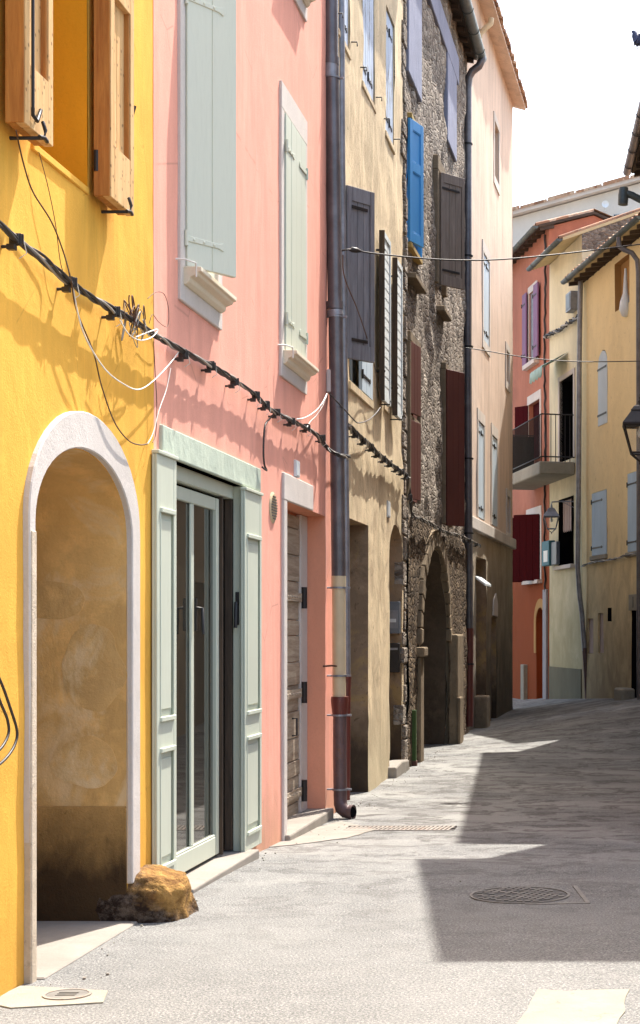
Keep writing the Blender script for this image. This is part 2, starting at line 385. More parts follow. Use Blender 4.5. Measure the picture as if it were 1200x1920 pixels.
M['grate'] = metal('dusty iron grate', (.27, .235, .20), .7, (.24, .14, .09), .2)
M['cover'] = metal('worn cast iron', (.17, .16, .145), .6, (.22, .2, .17), .3)
def clearglass():
    t = NT('lantern glass'); t.b.inputs['Base Color'].default_value = (1, .98, .9, 1); t.b.inputs['Roughness'].default_value = .05
    t.b.inputs['Transmission Weight'].default_value = .9; t.b.inputs['Alpha'].default_value = .12; return t.m
M['lampglass'] = clearglass()
def tilemat():
    t = NT('clay roof tile'); cc = t.vor(4.5, 'F1', (1, .6, .6), 1); s = t.n('ShaderNodeSeparateColor'); t.l(cc, s.inputs[0])
    c = t.ramp(s.outputs[0], [(0, (.20, .10, .06)), (.5, (.40, .22, .13)), (1, (.55, .40, .28))])
    c = t.mix(t.ramp(t.noise(12, 5, .7), [(.5, 0), (.7, 1)]), c, (.22, .17, .13))
    return t.fin(c, .9, t.bump(t.noise(25, 4), .4, .01), spec=.15)
M['tile'] = tilemat()
M['rafter'] = wood('dark rafters', (.10, .07, .05), (.04, .03, .025), 'y')
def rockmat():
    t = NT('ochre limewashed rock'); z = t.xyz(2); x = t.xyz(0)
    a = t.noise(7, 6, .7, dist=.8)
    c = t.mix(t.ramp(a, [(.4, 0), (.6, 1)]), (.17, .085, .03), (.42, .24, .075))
    h = t.math('ADD', t.math('ADD', z, t.math('MULTIPLY', x, .8)), t.math('MULTIPLY', t.math('SUBTRACT', t.noise(5, 5, .7), .5), .5))  # darker low down and leftward: stain, plus the left face's shade painted in
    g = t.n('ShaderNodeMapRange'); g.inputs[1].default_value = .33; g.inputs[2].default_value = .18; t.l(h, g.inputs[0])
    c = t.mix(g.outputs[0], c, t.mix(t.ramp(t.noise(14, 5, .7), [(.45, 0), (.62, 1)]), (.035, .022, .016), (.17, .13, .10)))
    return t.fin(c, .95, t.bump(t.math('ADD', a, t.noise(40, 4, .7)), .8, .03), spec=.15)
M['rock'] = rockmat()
def asphalt():
    t = NT('worn asphalt')
    big = t.noise(.55, 6, .6, (1.6, 1, 1), .4); mid = t.noise(3.5, 6, .68, (1, 1.1, 1), .5); fine = t.noise(85, 4, .9); agg = t.vor(95, 'F1')
    c = t.mix(t.ramp(big, [(.34, 0), (.68, 1)]), (.146, .147, .143), (.188, .188, .181))
    c = t.mix(t.math('MULTIPLY', t.ramp(mid, [(.46, 0), (.7, 1)]), .45), c, (.255, .25, .238))
    c = t.mix(t.ramp(fine, [(.38, .75), (.52, 0)]), c, (.055, .052, .05))
    c = t.mix(t.ramp(fine, [(.52, 0), (.64, .65)]), c, (.46, .44, .41))
    # short dark ripples and cracks across the road
    cr = t.noise(2.2, 9, .66, (.9, 1.2, 1), .5, (3, 1, 0)); far = t.n('ShaderNodeMapRange')
    far.inputs[1].default_value = -10; far.inputs[2].default_value = -4; far.inputs[3].default_value = .1; far.inputs[4].default_value = 1
    t.l(t.xyz(1), far.inputs[0])
    c2 = t.noise(4.0, 9, .68, (.8, 1.2, 1), .3, (7, 5, 0))
    cm = t.math('MULTIPLY', t.math('MAXIMUM', t.ramp(cr, [(.535, 0), (.56, 1), (.60, .6), (.64, 0)]), t.ramp(c2, [(.575, 0), (.61, .9)])), far.outputs[0])
    lt = t.noise(1.0, 6, .62, (.8, 1.2, 1), .5, (9, 4, 0)); c = t.mix(t.math('MULTIPLY', t.math('MULTIPLY', t.ramp(lt, [(.44, 0), (.60, 1)]), .75), far.outputs[0]), c, (.27, .265, .245))
    br = t.noise(1.1, 7, .7, (.7, 1.3, 1), .5, (2, 14, 0)); c = t.mix(t.math('MULTIPLY', t.math('MULTIPLY', t.ramp(br, [(.56, 0), (.64, 1)]), .35), far.outputs[0]), c, (.125, .112, .10))
    c = t.mix(t.math('MULTIPLY', cm, .7), c, (.06, .052, .047))
    n = t.bump(t.math('SUBTRACT', mid, t.math('MULTIPLY', cm, .8)), .4, .02); n = t.bump(t.math('ADD', fine, agg), .55, .008, n)
    return t.fin(c, .9, n, spec=.25)
M['asphalt'] = asphalt()

# ------------------------------------------------------------------ ground
def sm(a, b, x):
    t = max(0, min(1, (x-a)/(b-a))); return t*t*(3-2*t)
def G(x, y):
    g = -.12*sm(9, 14, y)+.16*max(0, min(x+2, 4))*sm(18, 28, y)*(1 if x < 4 else 1)
    return g+.006*noise.noise(Vector((x*.5, y*.35, 1)))*sm(-5, 3, y)
def axis(lo, a, b, hi, st, grow=1.5):
    L = [a+i*st for i in range(int(round((b-a)/st))+1)]
    q, s = b, st
    while q < hi: s *= grow; q += s; L.append(min(q, hi))
    q, s = a, st
    while q > lo: s *= grow; q -= s; L.insert(0, max(q, lo))
    return L
gx, gy = axis(-300, -4.5, 4, 300, .25), axis(-60, 3, 46, 600, .25)
mb = MB(); mb.add([(x, y, G(x, y)) for y in gy for x in gx],
    [(j*len(gx)+i, j*len(gx)+i+1, (j+1)*len(gx)+i+1, (j+1)*len(gx)+i) for j in range(len(gy)-1) for i in range(len(gx)-1)], 0, True)
g = mb.build('street_ground', M['asphalt'], normals=False)
# keep the ground's own origin at a fixed place so its texture reads in metres from y = 20
me = g.data; off = Vector(g.location)-Vector((0, 17, 0)); me.transform(Matrix.Translation(off)); g.location = (0, 17, 0)
g['kind'] = 'structure'
def gpt(px, py, h=0):                                       # picture point -> ground
    g_ = 0
    for _ in range(6):
        Y = FPX*(CH-g_-h)/(py-PY); X = (px-PX)/FPX*Y; g_ = G(X, Y)
    return X, Y
def patch(name, poly, mat, lift=.004, label=None, cat=None, kind=None, step=.12, group=None, jit=.02):
    # an irregular sheet laid on the ground, polygon in metres
    pts = []
    for i in range(len(poly)):
        a, b = Vector(poly[i]), Vector(poly[(i+1) % len(poly)]); k = max(1, int((b-a).length/step))
        for j in range(k):
            p = a+(b-a)*j/k; q = jit*Vector((noise.noise(Vector((p.x*6, p.y*6, 3))), noise.noise(Vector((p.x*6, p.y*6, 8))))); pts.append(p+q)
    co = list(pts); ed = [(i, (i+1) % len(pts)) for i in range(len(pts))]
    xs = [p[0] for p in pts]; ys = [p[1] for p in pts]; x = min(xs)+step/2
    pl = [(p[0], p[1]) for p in pts]
    while x < max(xs):
        y = min(ys)+step/2
        while y < max(ys):
            if inside((x, y), pl): co.append(Vector((x, y)))
            y += step
        x += step
    r = delaunay_2d_cdt(co, ed, [], 0, 1e-5)
    m = MB(); fs = [f for f in r[2] if inside((sum(r[0][i][0] for i in f)/3, sum(r[0][i][1] for i in f)/3), pl)]
    m.add([(p[0], p[1], G(p[0], p[1])+lift) for p in r[0]], fs, 0, True)
    # skirt so that the sheet has an edge
    n = len(pts); m.add([(p[0], p[1], G(p[0], p[1])+lift) for p in pts]+[(p[0], p[1], G(p[0], p[1])-.03) for p in pts], [(i, (i+1) % n, n+(i+1) % n, n+i) for i in range(n)])
    o = m.build(name, mat, normals=False); tag(o, label, cat, group, kind); return o
PP = lambda L: [gpt(*p) for p in L]
P2_ = lambda L: [(x, y) for x, y in L]
patch('concrete_slab', PP([(1012, 1856), (1060, 1861), (1120, 1858), (1176, 1857), (1150, 1960), (945, 1960)]), M['concrete'], .006,
      'pale rectangular concrete slab set in the sunlit asphalt in the foreground, the largest one', 'slab')
patch('concrete_slab', PP([(40, 1850), (205, 1860), (190, 1882), (20, 1892), (-30, 1880)]), M['concrete'], .006,
      'small pale concrete slab round the round cover at the foot of the yellow wall', 'slab')
patch('concrete_slab', PP([(497, 1590), (560, 1560), (640, 1541), (705, 1556), (650, 1572), (560, 1584)]), M['step'], .006,
      'rough pale concrete apron in front of the narrow plank door of the pink house', 'slab')

# ------------------------------------------------------------------ generic house pieces
def roof(parent, fr, x0, x1, z, over, dep, rise, ends=(0, 0), tiles=True, raft=True, gutter=None, rdg=None, back=None, name='roof', mats=None, soff='rafter', gr=.065, gends=(0,0)):
    """mono or street-side slope: eave line at out=over, height z, rising by rise over depth dep; then falls behind"""
    m = MB(fr.M); a, b = x0-ends[0], x1+ends[1]
    th = .06; rdg = rdg or dep/2; k = rise/2/rdg
    f = lambda y: z+(y+over)*k
    zb = back if back is not None else f(-over)
    m.prismx([(-over, f(-over)), (rdg, f(rdg)), (dep+.3, zb), (dep+.3, zb+th), (rdg, f(rdg)+th), (-over, f(-over)+th)], a, b, 1)
    if tiles:
        n = int((b-a)/.2); w = (b-a)/n
        for i in range(n):
            cx = a+w*(i+.5); o_ = random.uniform(-.02, .02); L = [(-over-.05+o_), rdg]
            prof = [(-.5*w*.96, 0), (-.36*w, .055), (0, .08), (.36*w, .055), (.5*w*.96, 0)]
            vs = []
            for y in L: vs += [(cx+px_, y, f(y)+th+pz) for px_, pz in prof]+[(cx+px_*.8, y, f(y)+th+pz-.018) for px_, pz in prof[::-1]]
            q = 10; m.add(vs, [(j, (j+1) % q, q+(j+1) % q, q+j) for j in range(q)]+[list(range(q))], 0, False)
        m.add([(a, rdg, f(rdg)+th+.06), (b, rdg, f(rdg)+th+.06), (b, dep+.3, zb+th+.06), (a, dep+.3, zb+th+.06)], [(0, 1, 2, 3)], 0)
    if raft:
        n = int((b-a)/.42)
        for i in range(n+1):
            cx = a+.05+(b-a-.1)*i/n
            m.prismx([(-over+.04, f(-over+.04)-.07), (.1, f(.1)-.09), (.1, f(.1)+.001), (-over+.04, f(-over+.04)+.001)], cx-.028, cx+.028, 2)
    o = m.build(name, mats or [M['tile'], M[soff], M['rafter']], parent)
    if gutter:
        g_ = MB(fr.M); n = 10; ro = gr; pts = []
        vs = []
        for x in (a-gends[0], b+gends[1]):
            for r_ in (ro, ro-.006):
                rng = [math.pi+math.pi*j/n for j in range(n+1)]
                vs += [(x, -over-.03-ro*.6+r_*math.cos(t), f(-over)-.0+r_*math.sin(t)+.03) for t in (rng if r_ == ro else rng[::-1])]
        q = 2*(n+1); g_.add(vs, [(j, (j+1) % q, q+(j+1) % q, q+j) for j in range(q)]+[list(range(q)), list(range(2*q-1, q-1, -1))], 0, True)
        yc = -over-.03-ro*.6; zc = f(-over)+.03
        for x in (a-gends[0], b+gends[1]-.004):
            g_.prismx([(yc+(ro-.002)*math.cos(math.pi+math.pi*j/n), zc+(ro-.002)*math.sin(math.pi+math.pi*j/n)) for j in range(n+1)], x, x+.004)
        nb = max(2, int((b-a)/.8))
        for i in range(nb):
            x = a+(b-a)*(i+.5)/nb
            g_.tube([(x, yc+(ro+.004)*math.cos(math.pi+math.pi*j/n), zc+(ro+.004)*math.sin(math.pi+math.pi*j/n)) for j in range(n+1)], .006, 0, 5)
        g_.build('gutter', M[gutter], parent)
    return o

def leafM(fr, hx, out, ang): return fr.M @ Matrix.Translation((hx, -out, 0)) @ Matrix.Rotation(ang, 4, 'Z')
def shutter(parent, fr, hx, out, ang, w, z0, z1, mats, style='plank', t=.035, n=4, straps=(.14, .86), strap_side=-1, name='shutter', label=None, w_sign=1, knob=False):
    """leaf from x=0..w in its own frame, outer face at y=-t"""
    m = MB(leafM(fr, hx, out, ang)); H = z1-z0
    if style == 'plank':
        pw = w/n
        for i in range(n):
            a = i*pw+(.0015 if i else 0); b = (i+1)*pw-(.0015 if i < n-1 else 0); d = random.uniform(-.0015, .0015)
            m.box(a, b, -t+d, 0, z0+random.uniform(0, .004), z1-random.uniform(0, .003), 0)
        m.box(.0005, w-.0005, -t+.006, -.004, z0+.006, z1-.006, 0)
    elif style == 'panel':
        s_ = min(.075, w*.2); rl = .13*min(1, H/1.6)
        zs = n if isinstance(n, (list, tuple)) else [0, .5, 1]
        m.box(0, s_, -t, 0, z0, z1, 0); m.box(w-s_, w, -t, 0, z0, z1, 0)
        cuts = [z0+H*q for q in zs]
        for i, c in enumerate(cuts):
            a, b = (c, c+rl) if i == 0 else ((c-rl, c) if i == len(cuts)-1 else (c-rl/2, c+rl/2))
            m.box(s_, w-s_, -t+.001, -.001, a, b, 1 if len(mats) > 2 else 0)
        for i in range(len(cuts)-1):
            a = cuts[i]+(rl if i == 0 else rl/2); b = cuts[i+1]-(rl if i == len(cuts)-2 else rl/2)
            m.box(s_, w-s_, -t+.014, -.012, a, b, 2 if len(mats) > 3 else 0)
            for (xa, xb, za, zb) in ((s_, w-s_, a, a+.014), (s_, w-s_, b-.014, b), (s_, s_+.012, a+.014, b-.014), (w-s_-.012, w-s_, a+.014, b-.014)):
                m.box(xa+.0008, xb-.0008, -t+.004, -t+.015, za+.0008, zb-.0008, 0)
    k = len(mats)-1
    for q in straps or ():
        z = z0+H*q; y0, y1 = (-t-.007, -t+.001) if strap_side < 0 else (-.001, .007)
        m.prism([(-.01, z-.018), (w*.62, z-.014), (w*.72, z-.026), (w*.76, z), (w*.72, z+.026), (w*.62, z+.014), (-.01, z+.018)], y0, y1, k)
        for j in range(3): m.lathe([(0, .006), (.009, .004), (.011, 0)], (w*(.12+.2*j), y0, z), 8, k, 'y')
        m.tube([(-.012, y0, z-.045), (-.012, y0, z+.045)], .012, k, 8)
    o = m.build(name, mats, parent, bevel=.003)
    if label: o['label'] = label
    return o

def surround(fr, xa, xb, za, zb, sw, proud=.02, lint=None, bot=0, M_=None):
    """pale flat frame round an opening; za..zb and xa..xb are the opening"""
    m = MB(fr.M); lt = lint if lint is not None else sw
    m.box(xa-sw, xa-.003, -proud, .04, za-bot, zb+.003, 0); m.box(xb+.003, xb+sw, -proud, .04, za-bot, zb+.003, 0)
    m.box(xa-sw, xb+sw, -proud-.001, .04, zb+.003, zb+lt, 0)
    if bot: m.box(xa-.003, xb+.003, -proud+.001, .04, za-bot, za-.003, 0)
    return m
def pane(parent, fr, xa, xb, za, zb, dep, mat='glass', bars=None, fmat=None):
    m = MB(fr.M); m.box(xa, xb, dep-.01, dep, za, zb); m.build('pane', M[mat], parent)
def dswirl(): pass

# ================================================================== LEFT SIDE
F1 = Fr(-2.525, .01, 0)
y_ = lambda Y: F1.Y(Y)
# ---------------- yellow house
yx1 = y_(8.68)
H1 = F1.house('yellow_house', 'yellow plastered house with white stone arch and wooden shutters at left', 3.0)
archI = (6.86, 8.22, -.3, 1.97, 2.35)
wY = (6.88, 7.60, 3.60, 5.2)
m = MB(F1.M)
wall_front(m, rect(1.0, yx1, -.5, 9.5), [(archhole(*archI), 1.3, 1), (rect(*wY), .34, 2), (rect(3.2, 3.9, 3.59, 5.2), .34, 2)], .22, .007, 1.2, 0, 1)
shell(m, 1.0, yx1, -.5, 9.5, 8)
m.build('wall', [M['yellow'], M['recess'], M['yellow_reveal']], H1, normals=False)
roof(H1, F1, 1.0, yx1, 9.5, .45, 8, 2.2, gutter='zinc')
m = MB(F1.M)
ai = [(6.856, -.1)]+archpts(6.856, 8.224, 1.97, 2.354, 24)+[(8.224, .2)]
ao = [(6.80, -.1)]+archpts(6.785, 8.355, 2.0, 2.53, 24)+[(8.355, .2)]
m.band(ai, ao, -.028, .05)
m.box(6.795, 6.857, -.033, .049, -.1, 1.93, 1)
sur = m.build('door_surround', [M['surround'], M['surround_grain']], H1, bevel=.006)
m = MB(F1.M); m.box(6.88, 8.20, 1.26, 1.29, -.1, 2.3); m.build('door', M['darkdoor'], H1)
def blob(cy, cz, ry, rz_, seed, n=60):
    return [(cy+ry*math.cos(2*math.pi*i/n)*(1+.30*noise.noise(Vector((math.cos(2*math.pi*i/n)*1.3, math.sin(2*math.pi*i/n)*1.3, seed)))), cz+rz_*math.sin(2*math.pi*i/n)*(1+.16*noise.noise(Vector((math.cos(2*math.pi*i/n)*1.3, math.sin(2*math.pi*i/n)*1.3, seed+5))))) for i in range(n)]
for (cy, cz, ry, rz_, sd_) in ((.18, 1.31, .165, .215, 1), (.21, .82, .16, .135, 4), (.40, 1.66, .20, .10, 8)):
    m = MB(F1.M); m.prismx(blob(cy, cz, ry, rz_, sd_), 8.2175, 8.223); m.build('plaster_patch', M['patch'], H1)
m = MB(F1.M); m.box(8.215, 8.223, .003, 1.25, -.1, .60); m.build('rough_base', M['recess_low'], H1, bevel=.004)
m = MB(F1.M); m.box(6.87, 8.21, -.06, .75, -.1, .012); m.box(6.88, 8.20, .76, 1.25, -.1, .008)
m.build('threshold', M['step'], H1, bevel=.006)
def wood_window(root, fr, xa, xb, za, zb, wl):
    mw = MB(fr.M); d = .30
    for (a, b, c, e) in ((xa, xa+.05, za, zb), (xb-.05, xb, za, zb), (xa+.05, xb-.05, za, za+.06), (xa+.05, xb-.05, zb-.05, zb), ((xa+xb)/2-.03, (xa+xb)/2+.03, za+.06, zb-.05)):
        mw.box(a+.001, b-.001, d-.03, d+.03, c+.001, e-.001)
    win = mw.build('window', M['woodorange'], root)
    pane(win, fr, xa+.05, xb-.05, za+.06, zb-.05, d+.01)
    ms = MB(fr.M); ms.box(xa-.0, xb+.0, -.012, .26, za-.03, za+.004); ms.build('sill', M['yellow'], win, bevel=.004)
    # the leaf on the near side: folded back against the wall toward the camera
    mats = [M['woodorange'], M['woodlight'], M['woodlight'], M['iron']]
    for side in (0, 1):
        L = MB(fr.M); t = .082; o = .03; z0, z1 = za-.035, zb+.03
        x0, x1 = (xa-wl, xa-.05) if side == 0 else (xb+.008, xb+wl)
        s_ = .055
        for (a, b, c, e, mi) in ((x0, x0+s_, z0, z1, 1), (x1-s_, x1, z0, z1, 1), (x0+s_, x1-s_, z0, z0+.26, 1), (x0+s_, x1-s_, z1-.2, z1, 1), (x0+s_, x1-s_, z0+.98, z0+1.2, 1)):
            L.box(a, b, -o-t, -o-.042, c, e, mi)
        L.box(x0+.002, x1-.002, -o-.041, -o, z0+.004, z1-.002, 0)                      # back boards (darker, seen on the edge)
        L.box(x0-.006, x0-.0005, -o-t+.004, -o-.0, z0+.003, z1-.003, 0)
        L.box(x0+s_, (x0+x1)/2-.002, -o-.052, -o-.040, z0+.27, z1-.21, 2); L.box((x0+x1)/2+.002, x1-s_, -o-.052, -o-.040, z0+.27, z1-.21, 2)
        for (a, b) in ((x0+s_, x0+s_+.014), (x1-s_-.014, x1-s_)): L.box(a, b, -o-t+.006, -o-.045, z0+.262, z1-.202, 0)
        for z in (z0+.17, z1-.25):                                          # hinges
            xx = x1 if side == 0 else x0
            L.tube([(xx, -o-.012, z-.05), (xx, -o-.012, z+.05)], .013, 3, 8)
        L.build('shutter', mats, win, bevel=.003)
        I = MB(fr.M)                                                         # iron shutter dog
        xd = x0+.13 if side == 0 else x0+.2
        I.tube([(xd, .03, z0-.02), (xd, -o-t-.03, z0-.02), (xd, -o-t-.035, z0+.01), (xd+.01, -o-t-.02, z0+.05)], .008, 0, 6)
        I.tube([(xd-.05, -o-t-.028, z0-.03), (xd, -o-t-.03, z0-.018), (xd+.05, -o-t-.024, z0-.02)], .009, 0, 6)
        I.build('shutter_dog', M['iron'], win)
        if side == 0:
            I = MB(fr.M); xb_ = x0+.05
            I.tube([(xb_, -o-t-.012, z0+.08), (xb_, -o-t-.012, z1-.1)], .007, 0, 6)
            I.tube([(xb_, -o-t-.012, z0+.08), (xb_, -o-t-.012, z0+.05), (xb_+.05, -o-t-.012, z0+.04), (xb_+.09, -o-t-.012, z0+.1)], .008, 0, 6)
            I.lathe([(.0, .012), (.03, .008), (.035, 0)], (x0+.2, -o-t, z0+1.03), 12, 0, 'y')
            I.build('latch_bar', M['iron'], win)
        else:
            I = MB(fr.M); I.tube([(x1+.03, .02, z0+.52), (x1+.03, -.10, z0+.52), (x1+.035, -.105, z0+.56)], .008, 0, 6); I.build('hook', M['iron'], win)
    return win
wood_window(H1, F1, *wY, .37)
wood_window(H1, F1, 3.2, 3.9, 3.59, 5.2, .37)

# boulder at the corner of the arch
bm = bmesh.new(); bmesh.ops.create_icosphere(bm, subdivisions=5, radius=1)
for v in bm.verts:
    p = v.co.copy(); e = .62; b_ = [math.copysign(abs(k)**e, k) for k in p]; mx_ = 1.0
    d = 1+.13*noise.fractal(p*1.4+Vector((2, 0, 1)), 1.0, 2.0, 5)+.035*noise.fractal(p*6, 1.0, 2.0, 3)
    q = Vector((b_[0]*.265*(1.08 if p.z < 0 else 1), b_[1]*.21, b_[2]*.26))*d
    top = .24-.22*max(0, q.x-.05)+.012*noise.noise(p*5)
    if q.z > top: q.z = top+(q.z-top)*.25
    v.co = q
me = bpy.data.meshes.new('boulder'); bm.to_mesh(me); bm.free()
for p in me.polygons: p.use_smooth = True
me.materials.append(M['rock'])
bo = bpy.data.objects.new('corner_stone', me); COL.objects.link(bo); bo.location = (-2.47, 8.42, .02); bo.scale = (1.08, 1, .92)
tag(bo, 'rough ochre-topped corner stone at the foot of the white arch beside the green door', 'stone')

# ---------------- pink house
px0, px1 = yx1+.004, y_(14.38)
H2 = F1.house('pink_house', 'salmon pink house with sage green double door and sage shutters', px0)
dO = (9.12, 10.76, -.3, 2.47)       # green door opening
nO = (12.10, 13.78, -.4, 2.485)     # narrow door recess
w1 = (9.27, 10.02, 3.60, 5.40); w2 = (12.01, 12.78, 3.60, 5.40)
w1u, w2u = (9.27, 10.02, 6.6, 8.2), (12.01, 12.78, 6.6, 8.2)
m = MB(F1.M)
wall_front(m, rect(px0, px1, -.5, 9.3), [(rect(*dO), .7, 1), (rect(*nO), .20, 2), (rect(*w1), .22, 2), (rect(*w2), .22, 2), (rect(*w1u), .22, 2), (rect(*w2u), .22, 2)], .22, .006, 1.1, 0, 2)
shell(m, px0, px1, -.5, 9.3, 8)
m.build('wall', [M['pink'], M['black'], M['pink_reveal']], H2, normals=False)
roof(H2, F1, px0, px1, 9.3, .4, 8, 2.2, gutter='zinc')
# lintel + double door
m = MB(F1.M); m.box(8.79, 11.2, -.022, .10, 2.47, 2.635); lin = m.build('lintel', M['green_lintel'], H2, bevel=.008, seg=2)
m = MB(F1.M)
m.box(9.121, 9.17, .03, .12, .03, 2.469); m.box(9.17, 10.72, .05, .12, 2.38, 2.469)
m.box(10.70, 10.759, .0, .055, .0, 2.468)       # the far post
door = m.build('double_door', M['green'], H2, bevel=.004)
m = MB(F1.M); m.box(10.44, 10.69, .10, .12, .04, 2.375); m.build('pane', M['glass'], door)
m = MB(F1.M); m.box(10.435, 10.46, .06, .099, .04, 2.375); m.build('door_seal', M['darkdoor'], door, bevel=.003)
m = MB(F1.M); m.box(10.655, 10.675, .05, .099, .04, 2.375); m.build('door_seal', M['darkdoor'], door, bevel=.003)
m = MB(F1.M); a, b, z0, z1, y0, y1 = 9.175, 10.43, .05, 2.36, .06, .11
m.box(a, a+.085, y0, y1, z0, z1); m.box(b-.065, b, y0+.02, y1, z0, z1); m.box(a+.085, b-.085, y0+.021, y1, z0, z0+.12); m.box(a+.085, b-.085, y0+.021, y1, z1-.08, z1)
m.box(a+.085, b-.085, y0+.024, y0+.04, z0+.12, z0+.135)
leaf = m.build('door_leaf', M['green'], door, bevel=.004)
m = MB(F1.M); m.box(9.76, 9.83, y0+.024, y0+.039, z0+.136, z1-.081); m.build('post_reflection', M['green'], leaf, bevel=.004)  # solid strip standing in for the post's reflection in the glass
m = MB(F1.M); m.box(9.79, 9.81, y0-.002, y0+.011, 1.5, 1.7); m.tube([(9.80, y0, 1.64), (9.80, y0-.035, 1.64), (9.80, y0-.04, 1.48)], .010, 0, 8); m.build('handle', M['iron'], leaf)  # solid copy of the post's handle where the glass mirrors it
m = MB(F1.M); m.box(a+.086, b-.086, y0+.040, y0+.048, z0+.121, z1-.081); m.build('pane', M['glass'], door)
m = MB(F1.M)
m.box(10.688, 10.70, .012, .036, 1.54, 1.76); m.tube([(10.69, .024, 1.69), (10.655, .024, 1.69), (10.65, .026, 1.52)], .012, 0, 8)
m.build('handle', M['iron'], door, bevel=.002)
m = MB(F1.M); m.box(10.50, 10.52, .12, .16, .02, 2.37); m.box(10.60, 10.615, .14, .18, .02, 2.37); m.build('rail', M['iron'], door)
m = MB(F1.M); m.box(9.12, 10.80, -.10, .5, -.1, .028); m.build('step', M['step'], H2, bevel=.01, seg=2)
def panel_leaf(root, fr, x0, x1, z0, z1, o=.006, t=.03, lab=None):
    m = MB(fr.M); s_ = .055; zs = [(z0+.12, z0+.76), (z0+.93, z1-.30)]
    m.box(x0, x1, -o-t+.014, -o, z0, z1)
    for a, b in ((x0, x0+s_), (x1-s_, x1)): m.box(a, b, -o-t, -o-t+.0135, z0+.001, z1-.001)
    for a, b in ((z0+.001, zs[0][0]), (zs[0][1], zs[1][0]), (zs[1][1], z1-.001)): m.box(x0+s_+.0005, x1-s_-.0005, -o-t+.001, -o-t+.0135, a, b)
    for a, b in zs:
        for q in (a, b): m.box(x0+s_-.005, x1-s_+.005, -o-t-.014, -o-t+.002, q-.014, q+.012)
        for q in (x0+s_, x1-s_-.012): m.box(q, q+.012, -o-t-.004, -o-t+.002, a+.012, b-.014)
        m.box(x0+s_+.03, x1-s_-.03, -o-t+.006, -o-t+.013, a+.05, b-.05)
    m.box(x0-.006, x1+.006, -o-t-.012, -o-t+.03, z1, z1+.02)
    return m.build('door_shutter', M['green'], root, bevel=.003, label=lab)
panel_leaf(H2, F1, 8.63, 9.01, .09, 2.46)
panel_leaf(H2, F1, 10.66, 11.16, .02, 2.44)
# narrow plank door
m = MB(F1.M)
m.box(11.985, 12.10, -.02, .05, -.2, 2.485); m.box(11.985, 13.13, -.021, .05, 2.486, 2.69)
m.build('door_surround', M['surround'], H2, bevel=.006)
m = MB(F1.M)
m.box(13.50, 13.775, .155, .198, -.2, 2.48, 0); nd = m.build('plank_door', [M['surround']], H2, bevel=.004)
m = MB(F1.M); zz = -.06
while zz < 2.40:
    h = random.choice((.13, .16, .19, .22)); h = min(h, 2.46-zz)
    m.box(12.13, 13.50, .165+random.uniform(0, .012), .195, zz+.003, zz+h-.003, 0); zz += h
m.build('door_boards', [M['doorwood']], nd, bevel=.004)
m = MB(F1.M)
for zc in (.15, .98, 1.78):
    m = MB(F1.M)
    m.box(12.5, 13.50, .147, .16, zc-.035, zc+.035, 0)
    for j in range(9): m.lathe([(0, .012), (.012, .008), (.014, 0)], (12.6+j*.1, .147, zc), 6, 0, 'y')
    m.tube([(13.53, .135, zc-.09), (13.53, .135, zc+.09)], .026, 1, 8)
    m.build('strap_hinge', [M['doorwood'], M['iron']], nd)
m = MB(F1.M); m.tube([(13.15, .16, .78), (13.15, .12, .78), (13.15, .12, .64), (13.15, .16, .64)], .008, 0, 6); m.build('handle', M['iron'], nd)
m = MB(F1.M); m.box(12.0, 13.85, -.06, .22, -.2, -.03); m.build('step', M['step'], H2, bevel=.015, seg=2)
# windows of the pink house
def pink_window(xa, xb, za, zb, kind):
    m = surround(F1, xa, xb, za, zb, .105, .018, .2, .2)
    win = m.build('window', M['surround'], H2, bevel=.004)
    m = MB(F1.M); m.prismx([(.1, za-.10), (-.03, za-.10), (-.05, za-.085), (-.055, za-.06), (-.095, za-.045), (-.10, za-.03), (-.12, za-.026), (-.12, za-.0), (.1, za+.004)], xa-.05, xb+.06)
    m.build('sill', M['stonesill'], win, bevel=.003)
    g_ = [M['green'], M['green']]
    if kind == 'closed':
        w = (xb-xa)/2-.003
        shutter(win, F1, xa+.002, -.01, 0, w, za+.012, zb-.012, g_, 'plank', .04, 2, (.13, .86))
        mm = MB(F1.M)
        for q in (.13, .86):
            z = za+(zb-za)*q; mm.prism([(xb-.01, z-.014), (xb-w*.72, z-.024), (xb-w*.76, z), (xb-w*.72, z+.024), (xb-.01, z+.018)], -.038, -.029)
            mm.tube([(xb+.0, -.034, z-.045), (xb+.0, -.034, z+.045)], .014, 0, 8)
        mm.box(xb-w, xb-w/2-.0015, -.03, .01, za+.012, zb-.012); mm.box(xb-w/2+.0015, xb-.002, -.029, .01, za+.012, zb-.012)
        mm.build('shutter', M['green'], win, bevel=.003)
    else:
        pane(win, F1, xa, xb, za, zb, .2, 'black')
        gg = [M['green_shaded'], M['green_shaded']]
        shutter(win, F1, xa+.005, .0, -R(32.8), .385, za+.012, zb-.02, gg, 'plank', .035, 2, (.09, .88), label='sage shutter leaf swung partly open toward the street')
        m = MB(F1.M); m.box(xb-.37, xb-.003, -.0, .035, za+.01, zb-.01); m.build('shutter', M['green_shaded'], win, bevel=.003)
    m = MB(F1.M); m.tube([(xa-.15, .03, za+.02), (xa-.15, -.05, za+.02), (xa-.05, -.09, za+.02), (xa-.048, -.09, za-.06)], .006, 0, 6); m.build('hook', M['whitecable'], win)
    return win
pink_window(*w1, 'open'); pink_window(*w2, 'closed'); pink_window(*w1u, 'open'); pink_window(*w2u, 'closed')
